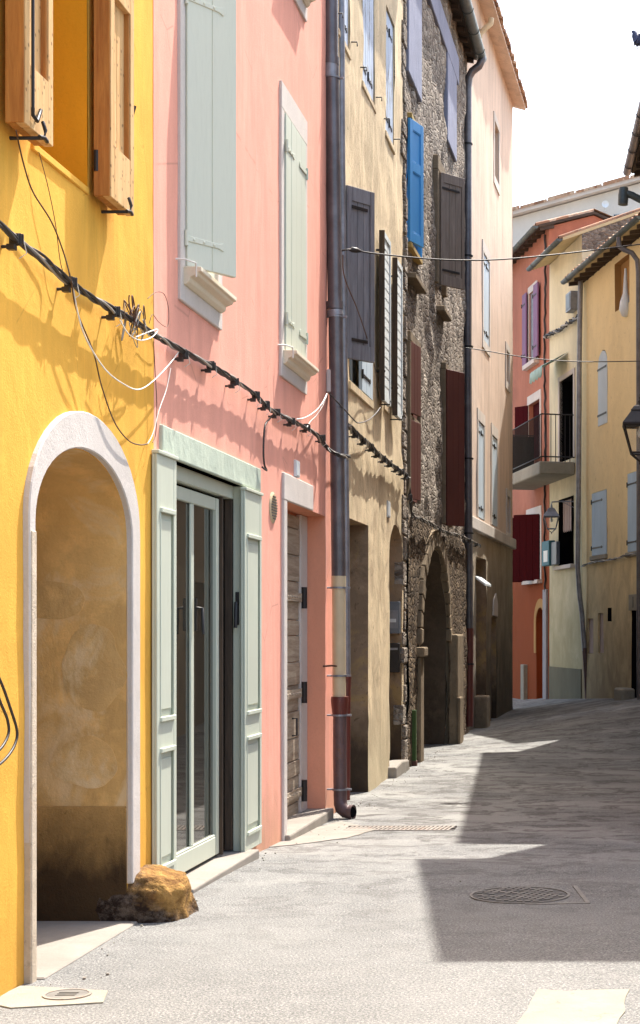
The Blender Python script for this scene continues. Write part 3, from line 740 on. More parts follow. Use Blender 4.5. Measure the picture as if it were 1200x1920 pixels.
# small fittings on the pink wall
x, z = F1.at(511, 952)
vt = thing('air_vent', 'round cream slotted vent grille between green door and plank door', 'vent', F1.W(x, 0, z), F1.rz)
m = MB(F1.M); m.lathe([(0, .012), (.10, .012), (.115, .004), (.115, -.01)], (x, 0, z), 24, 0, 'y', False); m.build('rim', M['cream_pipe'], vt)
m = MB(F1.M)
for i in range(9):
    q = -.08+.02*i; hw = math.sqrt(max(0, .092**2-q*q)); m.box(x-hw, x+hw, -.018, -.013, z+q-.004, z+q+.004)
m.build('slats', M['zinc'], vt)
x, z = F1.at(554, 878)
m = MB(F1.M); m.box(x-.07, x+.07, -.02, .0, z-.07, z+.06); m.box(x-.06, x+.06, -.024, -.0195, z-.06, z+.05)
tag(m.build('number_plate', M['enamel'], bevel=.004), 'small blank enamel plate above the plank door', 'plate')
x, z = F1.at(614, 716)
jb = thing('junction_box', 'grey junction box on pink wall beside the drainpipe', 'junction box', F1.W(x, 0, z), F1.rz)
m = MB(F1.M); m.box(x-.07, x+.07, -.075, .0, z-.1, z+.1); m.build('case', M['plastic'], jb, bevel=.012, seg=2)
m = MB(F1.M); m.box(x-.055, x+.055, -.082, -.0755, z-.08, z+.08); m.build('lid', M['plastic'], jb, bevel=.003)

# ---------------- tan house
tx0, tx1 = px1+.004, y_(18.93)
H3 = F1.house('tan_house', 'tan rough-plastered house with peeling blue shutters behind the drainpipe', tx0)
o1 = (14.75, 16.1, -.4, 2.56); o2 = (17.66, 18.62, -.4, 2.48, 2.70)
mw1 = (15.0, 16.35, 3.85, 5.5); mw2 = (17.14, 17.55, 3.95, 5.55)
uw = [(14.42, 15.02, 6.93, 8.3), (15.78, 16.58, 6.93, 8.3), (17.35, 18.0, 6.93, 8.3)]
m = MB(F1.M)
wall_front(m, rect(tx0, tx1, -.5, 9.9), [(rect(*o1), .7, 1), (archhole(*o2), .5, 1), (rect(*mw1), .2, 0), (rect(*mw2), .2, 0)]+[(rect(*u), .16, 0) for u in uw], .16, .02, 1.8, 0, 3)
shell(m, tx0, tx1, -.5, 9.9, 8)
m.build('wall', [M['tan'], M['tan_reveal']], H3, normals=False)
roof(H3, F1, tx0, tx1, 9.9, .35, 8, 2.2, gutter='zinc')
m = MB(F1.M)                                                   # rough stone quoin on the far corner
zz = -.3; rnd = random.Random(5)
while zz < 9.8:
    h = rnd.uniform(.16, .3); m.box(tx1-rnd.uniform(.12, .34), tx1-.004, -rnd.uniform(.012, .035), .1, zz, zz+h-.012); zz += h
m.build('quoin', M['rubble'], H3, bevel=.018, seg=2)
m = MB(F1.M); m.box(o1[0]+.01, o1[1]-.01, .62, .66, -.1, 2.5); m.build('door', M['darkdoor'], H3)
m = MB(F1.M); m.add([(x, .2, z) for x, z in archpts(17.66, 18.62, 2.40, 2.68, 12)]+[(17.66, .2, 2.40)], [list(range(14))]); m.box(17.67, 18.61, .2, .45, 2.37, 2.40); m.build('fanlight', M['ochre_soffit'], H3)
m = MB(F1.M); m.box(17.67, 18.61, .42, .46, -.1, 2.36); m.build('door', M['darkdoor'], H3)
m = MB(F1.M); m.prism([(17.6, -.2), (17.6, -.0), (18.1, .03), (18.68, .0), (18.68, -.2)], -.08, .1); m.build('step', M['step'], H3, bevel=.02, seg=2)
for u in uw:
    m = MB(F1.M); m.box(u[0]-.03, u[1]+.03, -.012, .05, u[2]-.07, u[2]-.002)
    win = m.build('window', M['tan'], H3, bevel=.01)
    w = (u[1]-u[0])/2
    shutter(win, F1, u[0]+.002, -.05, 0, w-.003, u[2]+.01, u[3]-.01, [M['peel'], M['iron']], 'plank', .035, 3, (.12, .86))
    shutter(win, F1, u[0]+w+.002, -.05, 0, w-.004, u[2]+.01, u[3]-.01, [M['peel'], M['iron']], 'plank', .035, 3, (.12, .86))
    for q, dz in ((-.14, .08), (u[1]-u[0]+.06, .12)):
        m = MB(F1.M); m.tube([(u[0]+q, .03, u[2]+dz), (u[0]+q, -.06, u[2]+dz), (u[0]+q, -.062, u[2]+dz-.04)], .007, 0, 6); m.build('hook', M['iron'], win)
m = MB(F1.M); m.box(mw1[0]-.03, mw1[1]+.03, -.02, .05, mw1[2]-.09, mw1[2]-.002); win = m.build('window', M['tan'], H3, bevel=.01)
shutter(win, F1, 15.66, -.02, 0, .68, mw1[2]+.0, mw1[3]-.01, [M['paleblue'], M['iron']], 'plank', .035, 5, (.1, .9))
m = MB(F1.M); m.box(15.0, 15.65, .05, .08, mw1[2], mw1[3]); m.build('pane', M['glass'], win)
# the big slate grey leaf standing out toward the street
hx = 14.55
m = MB(leafM(F1, hx, .03, -R(37))); W_, z0, z1 = .34, 3.98, 5.55
for i in range(3): m.box(.06+i*.077, .06+(i+1)*.077-.003, -.03, -.005, z0+.02, z1-.02, 0)
m.box(0, W_, -.005, .0, z0, z1, 0); m.box(0, .06, -.04, -.005, z0, z1, 0); m.box(W_-.05, W_, -.045, -.004, z0, z1, 0)
m.box(.06, W_-.05, -.042, -.03, z0, z0+.14, 0); m.box(.06, W_-.05, -.042, -.03, z1-.13, z1, 0)
m.box(.05, W_-.09, -.05, -.042, z0+.16, z0+.19, 1); m.box(.05, W_-.09, -.05, -.042, z1-.2, z1-.17, 1)
m.build('shutter', [M['greyshutter'], M['iron']], win, bevel=.003, label='slate grey board shutter standing open beside the drainpipe')
m = MB(F1.M); m.box(mw2[0], mw2[1], -.02, .05, mw2[2]-.08, mw2[2]-.002); win = m.build('window', M['tan'], H3, bevel=.01)
m = MB(F1.M); m.box(mw2[0], mw2[1], .15, .18, mw2[2], mw2[3]); m.build('pane', M['glass'], win)
for (a, b, zt, zb) in ((16.62, 17.12, 5.66, 3.9), (17.58, 18.05, 5.6, 3.87)):
    m = MB(F1.M); o_ = .05
    m.box(a, b, -o_-.012, -o_, zb, zt, 1)
    n_ = 16
    for i in range(n_):
        z = zb+.06+(zt-zb-.12)*i/n_; m.add([(a+.04, -o_-.027, z), (b-.04, -o_-.027, z), (b-.04, -o_-.030, z+.008), (a+.04, -o_-.030, z+.008), (a+.04, -o_-.027, z+.10), (b-.04, -o_-.027, z+.10)], [(0, 1, 2, 3), (3, 2, 5, 4)], 0)
    for q in ((a, a+.045), (b-.045, b)): m.box(q[0], q[1], -o_-.04, -o_-.012, zb, zt, 0)
    for q in ((zb, zb+.06), (zt-.06, zt)): m.box(a+.045, b-.045, -o_-.039, -o_-.012, q[0], q[1], 0)
    m.box(a-.012, a, -o_-.046, -o_+.012, zb-.002, zt+.002, 3)  # near edge coloured dark to paint its shade beside the lit face
    m.tube([(a+.2, .02, zb-.02), (a+.2, -.12, zb-.02), (a+.2, -.125, zb+.02)], .008, 2, 6); m.tube([(a+.01, .02, zb+.3), (a+.01, -.1, zb+.3)], .012, 2, 6); m.tube([(a+.01, .02, zt-.2), (a+.01, -.1, zt-.2)], .012, 2, 6)
    m.build('shutter', [M['whiteblue'], M['greyshutter'], M['iron'], M['darkdoor']], win, bevel=.002)
# plaque and meter boxes
x, z = F1.at(727, 955)
m = MB(F1.M); m.box(x-.1, x+.1, -.015, 0, z-.09, z+.09); m.box(x-.085, x+.085, -.019, -.0145, z-.075, z+.075)
tag(m.build('number_plate', M['enamel'], bevel=.004), 'white enamel plate beside the arched doorway of the tan house', 'plate')
mt = thing('meter_box', 'blue grey electricity meter box fixed inside the small arched doorway', 'meter box', F1.W(18.6, -.02, 1.5), F1.rz)
m = MB(F1.M); m.box(18.52, 18.615, .01, .17, 1.47, 1.84, 0); m.build('case', M['meter'], mt, bevel=.006)
m = MB(F1.M); m.box(18.512, 18.52, .03, .15, 1.53, 1.74, 0); m.build('window_panel', M['zinclight'], mt)
m = MB(F1.M); m.box(18.508, 18.5115, .05, .13, 1.60, 1.64, 0); m.build('dial', M['enamel'], mt)
mt = thing('letter_box', 'black letter box under the meter box in the small arched doorway', 'letter box', F1.W(18.6, -.02, 1.0), F1.rz)
m = MB(F1.M); m.box(18.5, 18.615, .012, .17, 1.02, 1.36, 0); m.build('case', M['iron'], mt, bevel=.006)
m = MB(F1.M); m.box(18.495, 18.4995, .03, .15, 1.28, 1.305, 0); m.build('slot', M['zinclight'], mt)

# ---------------- drainpipe between pink and tan houses
dp = thing('drainpipe', 'tall dark drainpipe with cream and rusty lower lengths between pink and tan houses', 'drainpipe', (-2.27, 13.85, G(-2.27, 13.85)))
Yp = 13.85
def pp(px, py): return Vector(((px-PX)/FPX*Yp, Yp, CH+(PY-py)/FPX*Yp))
def seg(m, a, b, r0, mi=0, n=20): m.tube([a, a.lerp(b, .5), b], r0, mi, n)
m = MB(); seg(m, pp(618, -420), pp(620, 112), .064); seg(m, pp(622, 118), pp(628, 575), .062); seg(m, pp(629, 582), pp(635, 1085), .062)
m.tube([pp(620, 108), pp(620, 122)], .074, 0, 20); m.tube([pp(620, 122), pp(620, 146)], .07, 1, 20); m.tube([pp(628, 566), pp(628, 580)], .072, 0, 20); m.tube([pp(628, 582), pp(629, 592)], .07, 1, 20)
m.build('upper_pipe', [M['zinc'], M['zinclight']], dp)
m = MB(); seg(m, pp(635, 1083), pp(636, 1308), .058); m.tube([pp(635, 1080), pp(635, 1102)], .064, 0, 20)
m.build('middle_pipe', M['cream_pipe'], dp)
m = MB(); m.tube([pp(637, 1306), pp(637, 1312), pp(637, 1330), pp(637, 1342)], [.074, .078, .07, .062], 0, 20); m.build('coupling', M['redpipe'], dp)
m = MB()
e = [pp(637, 1338), pp(637, 1420), pp(638, 1496)]
c = e[-1]; e += [c+Vector((.003, -.01, -.05)), c+Vector((.02, -.03, -.09)), c+Vector((.055, -.05, -.112)), c+Vector((.095, -.06, -.118))]
m.tube(e, [.058]*3+[.058]*4, 0, 20, cap=False); m.tube([e[-1], e[-1]+Vector((.03, -.008, 0))], [.066, .066], 0, 20, cap=False)
m.tube([e[-1]+Vector((.005, 0, 0)), e[-1]+Vector((.006, -.002, 0))], .05, 1, 20)
m.build('lower_pipe', [M['castiron'], M['black']], dp)
m = MB()
for (x, y) in ((635, 1102), (636, 1267), (637, 1341), (637.5, 1480), (622, 146), (629, 594), (618, -100)):
    m = MB(); c = pp(x, y); m.tube([c+Vector((0, 0, -.008)), c+Vector((0, 0, .008))], .069, 0, 20); m.tube([c, Vector((F1.A+F1.B*Yp, Yp, c.z))], .008, 0, 6)
    m.box(c.x+.055, c.x+.1, c.y-.012, c.y+.012, c.z-.008, c.z+.008)
    m.build('bracket', M['zinclight'], dp)
d2 = thing('drainpipe', 'thin grey pipe running just behind the tall dark drainpipe', 'drainpipe', (-2.33, 14.55, G(-2.3, 14.5)))
m = MB(); Yq = 14.5
def pq(px, py): return Vector(((px-PX)/FPX*Yq, Yq, CH+(PY-py)/FPX*Yq))
m.tube([pq(637, -420), pq(640, 300), pq(646, 800), pq(650, 1270)], .036, 0, 12); m.build('pipe', M['zinclight'], d2)
m = MB(); m.tube([pq(650, 1265), pq(650, 1300), pq(649, 1500)], [.042, .036, .036], 0, 12); m.build('lower_pipe', M['redpipe'], d2)

# ---------------- stone house
F2 = Fr(-2.7955, .0242, 0)
q2 = lambda Y: F2.Y(Y)
sx0, sx1 = q2(18.95), q2(25.58)
H4 = F2.house('stone_house', 'dark rubble stone house with bright blue and oxblood shutters', sx0)
sa = (q2(20.0), q2(22.85), -.4, 1.35, 2.62)
wb = (q2(19.02), q2(19.9), 6.12, 7.6); wbr = (q2(21.66), q2(22.45), 6.2, 7.72); wr1 = (q2(19.05), q2(19.85), 3.08, 4.95); wr2 = (q2(22.47), q2(23.2), 3.0, 5.17)
m = MB(F2.M)
wall_front(m, rect(sx0, sx1, -.5, 10.75), [(archhole(*sa, n=20), .9, 1)]+[(rect(*u), .14, 0) for u in (wb, wbr, wr1, wr2)], .12, .045, 3.0, 0, 4)
shell(m, sx0, sx1, -.5, 10.75, 8)
m.build('wall', [M['rubble'], M['arch_in']], H4, normals=False)
roof(H4, F2, sx0, sx1, 10.62, .16, 8, 2.0, gutter='gutter', gr=.085, ends=(0, -.0))
# soot-dark lower storey, set proud as its own rendered skin
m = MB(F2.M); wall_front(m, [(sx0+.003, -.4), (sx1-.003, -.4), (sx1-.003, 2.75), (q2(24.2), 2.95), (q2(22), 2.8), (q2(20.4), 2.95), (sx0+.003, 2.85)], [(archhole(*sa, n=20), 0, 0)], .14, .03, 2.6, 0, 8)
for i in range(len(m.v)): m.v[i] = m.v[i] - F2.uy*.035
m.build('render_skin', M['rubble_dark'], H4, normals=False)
m = MB(F2.M)                                                    # arch stones
ci, co_ = archpts(sa[0]-.01, sa[1]+.01, sa[3], sa[4], 22), archpts(sa[0]-.24, sa[1]+.22, sa[3]-.03, sa[4]+.24, 22)
for i in range(22):
    g_ = .04; a0, a1, b1, b0 = Vector(ci[i]), Vector(ci[i+1]), Vector(co_[i+1]), Vector(co_[i])
    cc = (a0+a1+b0+b1)/4; k = [cc+(p-cc)*.95 for p in (a0, a1, b1, b0)]
    m.prism([tuple(p) for p in k], -.065-random.uniform(0, .02), .10, 0)
m.build('arch_stones', M['dressed'], H4, bevel=.015, seg=2)
m = MB(F2.M); m.box(sa[0]+.02, sa[0]+1.4, .80, .85, -.2, 1.75, 0); m.box(sa[0]+1.42, sa[1]-.02, .81, .86, -.2, 1.75, 0); m.build('door', M['darkdoor'], H4, bevel=.01)
m = MB(F2.M)                                                    # buttress pier beside the arch
m.box(q2(22.95), q2(23.75), -.16, .1, -.3, 1.45, 0); m.box(q2(22.92), q2(23.3), -.20, -.15, -.3, .55, 0); m.build('pier', M['dressed'], H4, bevel=.03, seg=2)
m = MB(F2.M); m.box(sa[0]-.35, sa[0]+.02, -.13, .02, 1.18, 1.30); m.box(sa[0]-.3, sa[0]-.0, -.08, .02, -.3, 1.18); m.build('impost', M['dressed'], H4, bevel=.02, seg=2)
m = MB(F2.M)                                                    # lilac render patches
m.box(sx0+.02, q2(20.1), -.04, .05, 8.14, 10.2); m.box(q2(22.8), q2(23.9), -.04, .05, 8.5, 9.75); m.box(q2(20.1)+.001, q2(24.2), -.04, .05, 9.751, 10.15)
m.build('render_patch', M['lilac'], H4, bevel=.01)
m = MB(F2.M); m.box(wb[0]-.02, wb[1]+.04, -.07, .05, wb[3], wb[3]+.06, 0); m.box(wb[0]-.02, wb[1]+.04, -.07, .05, wb[2]-.06, wb[2], 0); m.box(wb[1], wb[1]+.04, -.065, .05, wb[2], wb[3], 1)
m.box(wb[0], wb[1]+.05, -.12, .02, wb[2]-.42, wb[2]-.36, 2)
win = m.build('window', [M['ochretrim'], M['blue'], M['dressed']], H4, bevel=.005)
shutter(win, F2, wb[0]-.03, .02, -R(17), .38, wb[2]+.01, wb[3]-.01, [M['blue'], M['blue'], M['blue'], M['blue']], 'panel', .035, [0, .62, 1], None)
m = MB(F2.M); m.box(wb[0], wb[1], .1, .12, wb[2], wb[3]); m.build('pane', M['blue'], win)
m = surround(F2, *wbr, .12, .06, .2, 0); m.box(wbr[0]+.1, wbr[1]+.12, -.12, .0, wbr[2]-.34, wbr[2]-.27, 0); win = m.build('window', M['dressed'], H4, bevel=.01)
m = MB(leafM(F2, wbr[0]-.02, .06, -R(40))); W_, z0, z1 = .44, wbr[2]-.02, wbr[3]-.02
for i in range(3): m.box(.05+i*.113, .05+(i+1)*.113-.003, -.03, -.005, z0+.02, z1-.02, 0)
m.box(0, W_, -.005, .0, z0, z1, 0); m.box(0, .05, -.04, -.005, z0, z1, 0); m.box(W_-.05, W_, -.04, -.004, z0, z1, 0); m.box(.05, W_-.05, -.04, -.03, z0, z0+.14, 0); m.box(.05, W_-.05, -.04, -.03, z1-.13, z1, 0)
m.box(.02, W_-.1, -.048, -.04, z0+.19, z0+.22, 1); m.box(.02, W_-.1, -.048, -.04, z1-.22, z1-.19, 1)
m.build('shutter', [M['brownshutter'], M['iron']], win, bevel=.003, label='grey brown shutter swung open toward the street')
m = MB(F2.M); m.box(wbr[0], wbr[1], .1, .12, wbr[2], wbr[3]); m.build('pane', M['glass'], win)
m = surround(F2, *wr1, .06, .055, .12, 0); m.box(wr1[0], wr1[1], -.05, .02, 4.02, 4.09, 0); win = m.build('window', M['dressed'], H4, bevel=.01)
shutter(win, F2, wr1[0], .02, -R(9), .42, wr1[2], 4.02, [M['darkred'], M['iron']], 'plank', .03, 3, None)
shutter(win, F2, wr1[0], .02, -R(9), .42, 4.1, wr1[3], [M['darkred'], M['iron']], 'plank', .03, 3, None)
m = MB(F2.M); m.box(wr1[0]+.42, wr1[1], -.02, .02, wr1[2], wr1[3]); m.build('shutter', M['darkred'], win)
m = surround(F2, *wr2, .06, .055, .1, 0); win = m.build('window', M['dressed'], H4, bevel=.01)
shutter(win, F2, wr2[0]-.03, .05, -R(32), .39, wr2[2]-.02, wr2[3], [M['darkred'], M['iron']], 'plank', .03, 3, None)
m = MB(F2.M); m.box(wr2[0], wr2[1], .1, .12, wr2[2], wr2[3]); m.build('pane', M['glass'], win)
# green post at the corner between tan and stone house
m = MB(F2.M); m.box(sx0+.25, sx0+.31, -.09, -.04, -.15, .55); m.box(sx0+.24, sx0+.32, -.10, -.03, -.15, -.06, 1)
tag(m.build('corner_post', [M['moss'], M['rustiron']], bevel=.004), 'short green post at the foot of the corner between tan and stone houses', 'post')

# ---------------- tall apricot house
F3 = Fr(-3.456, .05, 0)
q3 = lambda Y: F3.Y(Y)
ax0, ax1 = q3(25.62), q3(32.5)
H5 = F3.house('tall_house', 'tall apricot house with pale blue shutters and string course at the bend', ax0)
tw = {}
tw['top'] = (q3(29.3), q3(30.0), 9.85, 10.85); tw['b'] = (q3(27.65), q3(28.5), 6.55, 8.05); tw['c'] = (q3(31.25), q3(31.8), 6.4, 7.0)
tw['d'] = (q3(26.95), q3(27.75), 3.42, 5.05); tw['e'] = (q3(28.9), q3(29.7), 3.42, 5.05); tw['f'] = (q3(31.4), q3(31.9), 3.45, 4.15)
da = (q3(26.75), q3(28.1), -.4, 2.75); db = (q3(28.9), q3(29.7), -.4, 1.75)
m = MB(F3.M)
wall_front(m, rect(ax0, ax1, 3.15, 12.2), [(rect(*u), .2, 0) for u in tw.values()], .25, .012, 1.5, 0, 5)
shell(m, ax0, ax1, 3.15, 12.2, 7)
m.build('wall', [M['tall']], H5, normals=False)
m = MB(F3.M); wall_front(m, rect(ax0, ax1, -.6, 3.15), [(rect(*da), .45, 1), (rect(*db), .3, 1)], .2, .02, 1.9, 0, 6); shell(m, ax0, ax1, -.6, 3.15, 7)
m.build('ground_floor_wall', [M['tall_low'], M['tan_reveal']], H5, normals=False)
m = MB(F3.M); m.box(ax0, ax1+.05, -.07, .05, 3.16, 3.36); m.build('string_course', M['band'], H5, bevel=.012)
roof(H5, F3, ax0, ax1, 12.1, .26, 7, 1.9, ends=(0, .12), soff='tall', raft=False)
m = MB(F3.M)
for k_, u in tw.items():
    pass
for k_, u in tw.items():
    m = surround(F3, *u, .11, .02, .2 if k_ in 'bde' else .14, .16 if k_ not in 'de' else 0); win = m.build('window', M['band'], H5, bevel=.004)
    if k_ in ('b', 'd', 'e'):
        w = (u[1]-u[0])/2-.003
        for i in (0, 1): shutter(win, F3, u[0]+.001+i*(w+.005), -.03, 0, w, u[2]+.01, u[3]-.01, [M['paleblue'], M['iron']], 'plank', .035, 3, (.1, .9))
    else:
        m = MB(F3.M); m.box(u[0], u[1], .12, .14, u[2], u[3]); m.build('pane', M['glass'], win)
        m = MB(F3.M)
        for j in range(3): m.tube([(u[0]+(u[1]-u[0])*(j+1)/4, .05, u[2]), (u[0]+(u[1]-u[0])*(j+1)/4, .05, u[3])], .008, 0, 6)
        m.build('window_bar', M['iron'], win)
m = MB(F3.M); m.box(da[0], da[1], .30, .34, -.3, 1.85); dd = m.build('door', M['darkdoor'], H5)
m = MB(F3.M); m.box(da[0]+.05, da[1]-.05, .27, .3, 1.95, 2.6); m.build('fanlight', M['zinclight'], dd)
m = MB(F3.M); m.add([(da[0]-.05, 0, 2.42), (da[1]-.55, 0, 2.42), (da[1]-.55, -.16, 2.30), (da[0]-.05, -.16, 2.30), (da[0]-.05, 0, 2.37), (da[1]-.55, 0, 2.37), (da[1]-.55, -.16, 2.25), (da[0]-.05, -.16, 2.25)],
      [(0, 1, 2, 3), (7, 6, 5, 4), (0, 3, 7, 4), (1, 5, 6, 2), (3, 2, 6, 7)]); m.build('door_canopy', M['enamel'], H5, bevel=.01)
m = MB(F3.M); m.box(db[0], db[1], .2, .24, -.3, 1.75); m.build('door', M['black'], H5)
m = MB(F3.M); m.prism([(q3(29.0), 1.78), (q3(29.7), 1.76), (q3(29.72), 2.0), (q3(29.45), 2.2), (q3(29.1), 2.08)], -.03, .0); m.build('render_patch', M['surround'], H5, bevel=.02, seg=2)
m = MB(F3.M); m.box(q3(26.55), q3(26.95), -.22, .02, -.3, .42); m.build('step', M['dressed'], H5, bevel=.03, seg=2)
# second drainpipe
d3 = thing('drainpipe', 'dark blue grey drainpipe with swan neck between stone and apricot houses', 'drainpipe', (-2.08, 25.4, G(-2.1, 25.4)))
def pk(px, py, Y=25.4): return Vector(((px-PX)/FPX*Y, Y, CH+(PY-py)/FPX*Y))
m = MB(); m.tube([pk(898, 92), pk(903, 100), pk(904, 112), pk(898, 124), pk(885, 134), pk(879, 146), pk(877, 165), pk(877, 700), pk(880, 1180)], .062, 0, 14); m.build('pipe', M['zinc'], d3)
m = MB(); m.tube([pk(880, 1178), pk(880, 1240), pk(880, 1362)], [.068, .062, .062], 0, 14); m.tube([pk(880, 1245), pk(880, 1250)], .07, 0, 14); m.build('lower_pipe', M['redpipe'], d3)
m = MB()
for y in (270, 480, 650, 860, 1000, 1245):
    m = MB(); c = pk(877+(y-160)*.003, y); m.tube([c+Vector((0, 0, -.012)), c+Vector((0, 0, .012))], .075, 0, 14); m.tube([c, c+Vector((-.12, .02, 0))], .012, 0, 6)
    m.build('bracket', M['iron'], d3)
m = MB(); m.tube([pk(921, 34, 27.3), pk(920, 44, 27.3), pk(911, 52, 27.3), pk(900, 64, 27.3), pk(898, 80, 27.3)], .05, 0, 12)
tag(m.build('pipe_elbow', M['cream_pipe']), 'cream elbow pipe coming down from the eave of the apricot house', 'pipe')

# ================================================================== RIGHT SIDE, beyond the bend
F4 = Fr(8.53, -.277, 35.0, 'R')
A = F4.at
def px_rect(x0, x1, y0, y1, out=0):
    a, z1 = A(x0, y0, out); b, _ = A(x1, y0, out); _, z0 = A(x0, y1, out); return (a, b, z0, z1)
# red house
rx0, rx1 = F4.Y(46), F4.Y(35.0)-.003
H6 = F4.house('red_house', 'coral red house with plum shutters, furthest of the row at the bend', rx1-2)
rw1 = px_rect(993, 1006, 552, 684); rw2 = px_rect(992, 1013, 760, 868); rw3 = px_rect(990, 1014, 972, 1090)
rd = px_rect(1006, 1022, 1160, 1310)
m = MB(F4.M)
wall_front(m, rect(rx0, rx1, -.8, 10.35), [(rect(*rw1), .2, 0), (rect(*rw2), .2, 0), (rect(*rw3), .2, 0), (archhole(rd[0], rd[1], -.5, rd[3]-.1, rd[3]+.25, 8), .25, 0)], .35, .01, 1.2, 0, 11)
shell(m, rx0, rx1, -.8, 8.8, 6)
m.add([(rx1, 0, 8.8), (rx1, 0, 10.35), (rx1, 1.0, 10.66), (rx1, 6, 8.8)], [(0, 1, 2, 3)])
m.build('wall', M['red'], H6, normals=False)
roof(H6, F4, rx0, rx1, 10.30, .25, 6, .6, ends=(0, .06), gutter='gutter', rdg=1.0, back=8.85)
m = surround(F4, *rw1, .1, .02, .16, 0); m.box(rw1[0]-.25, rw1[1]+.25, -.12, .02, rw1[2]-.1, rw1[2]-.0, 0); win = m.build('window', M['surround'], H6)
m = MB(F4.M); m.box(rw1[0], rw1[1], .02, .04, rw1[2], rw1[3]); m.build('pane', M['zinclight'], win)
shutter(win, F4, rw1[0]-.42, .05, 0, .38, rw1[2], rw1[3]+.05, [M['purple'], M['iron']], 'plank', .035, 4, (.15, .85))
shutter(win, F4, rw1[1]+.02, .05, 0, .42, rw1[2]+.02, rw1[3]+.05, [M['purple'], M['iron']], 'plank', .035, 4, (.15, .85))
m = surround(F4, *rw2, .12, .02, .2, 0); win = m.build('window', M['surround'], H6); m = MB(F4.M); m.box(rw2[0], rw2[1], .1, .13, rw2[2], rw2[3]); m.build('shutter', M['maroon'], win)
shutter(win, F4, rw2[0], .03, -R(150), .45, rw2[2], rw2[3], [M['maroon'], M['iron']], 'plank', .035, 3, (.15, .85))
m = surround(F4, *rw3, .12, .02, .2, 0); m.box(rw3[0]-.15, rw3[1]+.15, -.12, .02, rw3[2]-.08, rw3[2]-.0, 0); win = m.build('window', M['surround'], H6); m = MB(F4.M); m.box(rw3[0], rw3[1], .1, .13, rw3[2], rw3[3]); m.build('pane', M['black'], win)
# two maroon leaves standing open across the view
for (hx, ang, w) in ((rw3[0], -R(122), .62), (rw3[1]-.05, -R(140), .72)):
    shutter(win, F4, hx, .03, ang, w, rw3[2]-.02, rw3[3]+.02, [M['maroon'], M['iron']], 'plank', .035, 4, (.12, .88))
m = MB(F4.M); m.box(rd[0]+.01, rd[1]-.01, .2, .235, -.3, rd[3]); dr = m.build('door', paint('red orange door', (.45, .07, .015), .6), H6)
m = MB(F4.M); m.band([(rd[0]-.01, 1.0)]+archpts(rd[0]-.01, rd[1]+.01, rd[3]-.1, rd[3]+.25, 10)+[(rd[1]+.01, 1.0)], [(rd[0]-.2, 1.0)]+archpts(rd[0]-.2, rd[1]+.2, rd[3]-.08, rd[3]+.45, 10)+[(rd[1]+.2, 1.0)], -.02, .05); m.build('door_surround', M['brick_niche'], H6)
a = A(1027, 1105); m = MB(F4.M); m.box(rx1-.45, rx1-.12, -.05, .02, -.5, a[1]); m.build('corner_strip', M['greyplaster'], H6, bevel=.01)
m = MB(F4.M); x, z = A(986.5, 1246); m.box(x-.16, x+.16, -.10, .01, -.6, z)
tag(m.build('wall_post', M['concrete'], bevel=.01), 'slim beige post against the foot of the red wall', 'post')
# cream house
cx0, cx1 = rx1+.006, F4.Y(32.3)-.003
H7 = F4.house('cream_house', 'narrow cream house with balcony and grey dado between red and ochre houses', cx1)
cw = px_rect(1050, 1076, 716, 868); cw2 = px_rect(1047, 1076, 938, 1062)
m = MB(F4.M)
wall_front(m, rect(cx0, cx1, -.8, 9.51), [(rect(*cw), .3, 1), (rect(*cw2), .3, 1)], .35, .012, 1.3, 0, 12)
shell(m, cx0, cx1, -.8, 9.2, 6)
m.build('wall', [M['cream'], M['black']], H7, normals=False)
m = MB(F4.M); m.add([(cx1, 0, 9.2), (cx1, 0, 9.515), (cx1, 1.5, 10.11), (cx1, 6, 9.2)], [(0, 1, 2, 3)]); m.build('attic_wall', M['rubble'], H7, normals=False)
roof(H7, F4, cx0-.0, cx1-.0, 9.36, .40, 6, 1.2, gutter='gutter', gr=.06, ends=(0, .0), soff='creamsoff', rdg=1.5, back=9.2, raft=False)
m = MB(F4.M); m.box(cx0+.02, cx1-.02, -.02, .02, -.6, A(1060, 1252)[1]); m.build('dado', M['dado'], H7)
m = MB(F4.M); m.box(cw[0]-.12, cw[0], -.02, .05, cw[2], cw[3]); m.box(cw[1], cw[1]+.12, -.02, .05, cw[2], cw[3]); m.box(cw[0]-.12, cw[1]+.12, -.021, .05, cw[3]+.001, cw[3]+.1); win = m.build('balcony_door', M['band'], H7)
m = MB(F4.M); m.box(cw2[0]-.1, cw2[1]+.1, -.1, .05, cw2[2]-.08, cw2[2], 0); win = m.build('window', M['band'], H7, bevel=.005)
m = MB(F4.M)
for i in range(9):
    a = cw2[0]+.02+i*.075; m.prism([(a, cw2[2]+.75), (a+.07, cw2[2]+.72), (a+.07, cw2[3]-.02), (a, cw2[3]-.02)], .1+.02*(i % 2), .12+.02*(i % 2))
m.build('curtain', M['curtain'], win)
# balcony
bx0, z1b = A(1000, 868); bx1, _ = A(1081, 868); zb = A(1060, 872)[1]
bl = MB(F4.M); bl.box(rx1-1.5, cx1-.55, -.75, .0, zb-.28, zb-.02); bal = bl.build('balcony', M['concrete'], H7, bevel=.02)
m = MB(F4.M)
zt = zb+.95
for x in [rx1-1.45+i*.11 for i in range(int((cx1-.6-rx1+1.45)/.11))]: m.tube([(x, -.70, zb-.02), (x, -.70, zt)], .009, 0, 5)
for y in [-.70+.1*i for i in range(7)]:
    m.tube([(rx1-1.45, y, zb-.02), (rx1-1.45, y, zt)], .009, 0, 5)
    m.tube([(cx1-.6, y, zb-.02), (cx1-.6, y, zt)], .009, 0, 5)
for z in (zt, zb+.08): m.tube([(rx1-1.45, 0, z), (rx1-1.45, -.70, z), (cx1-.6, -.70, z), (cx1-.6, 0, z)], .014, 0, 6)
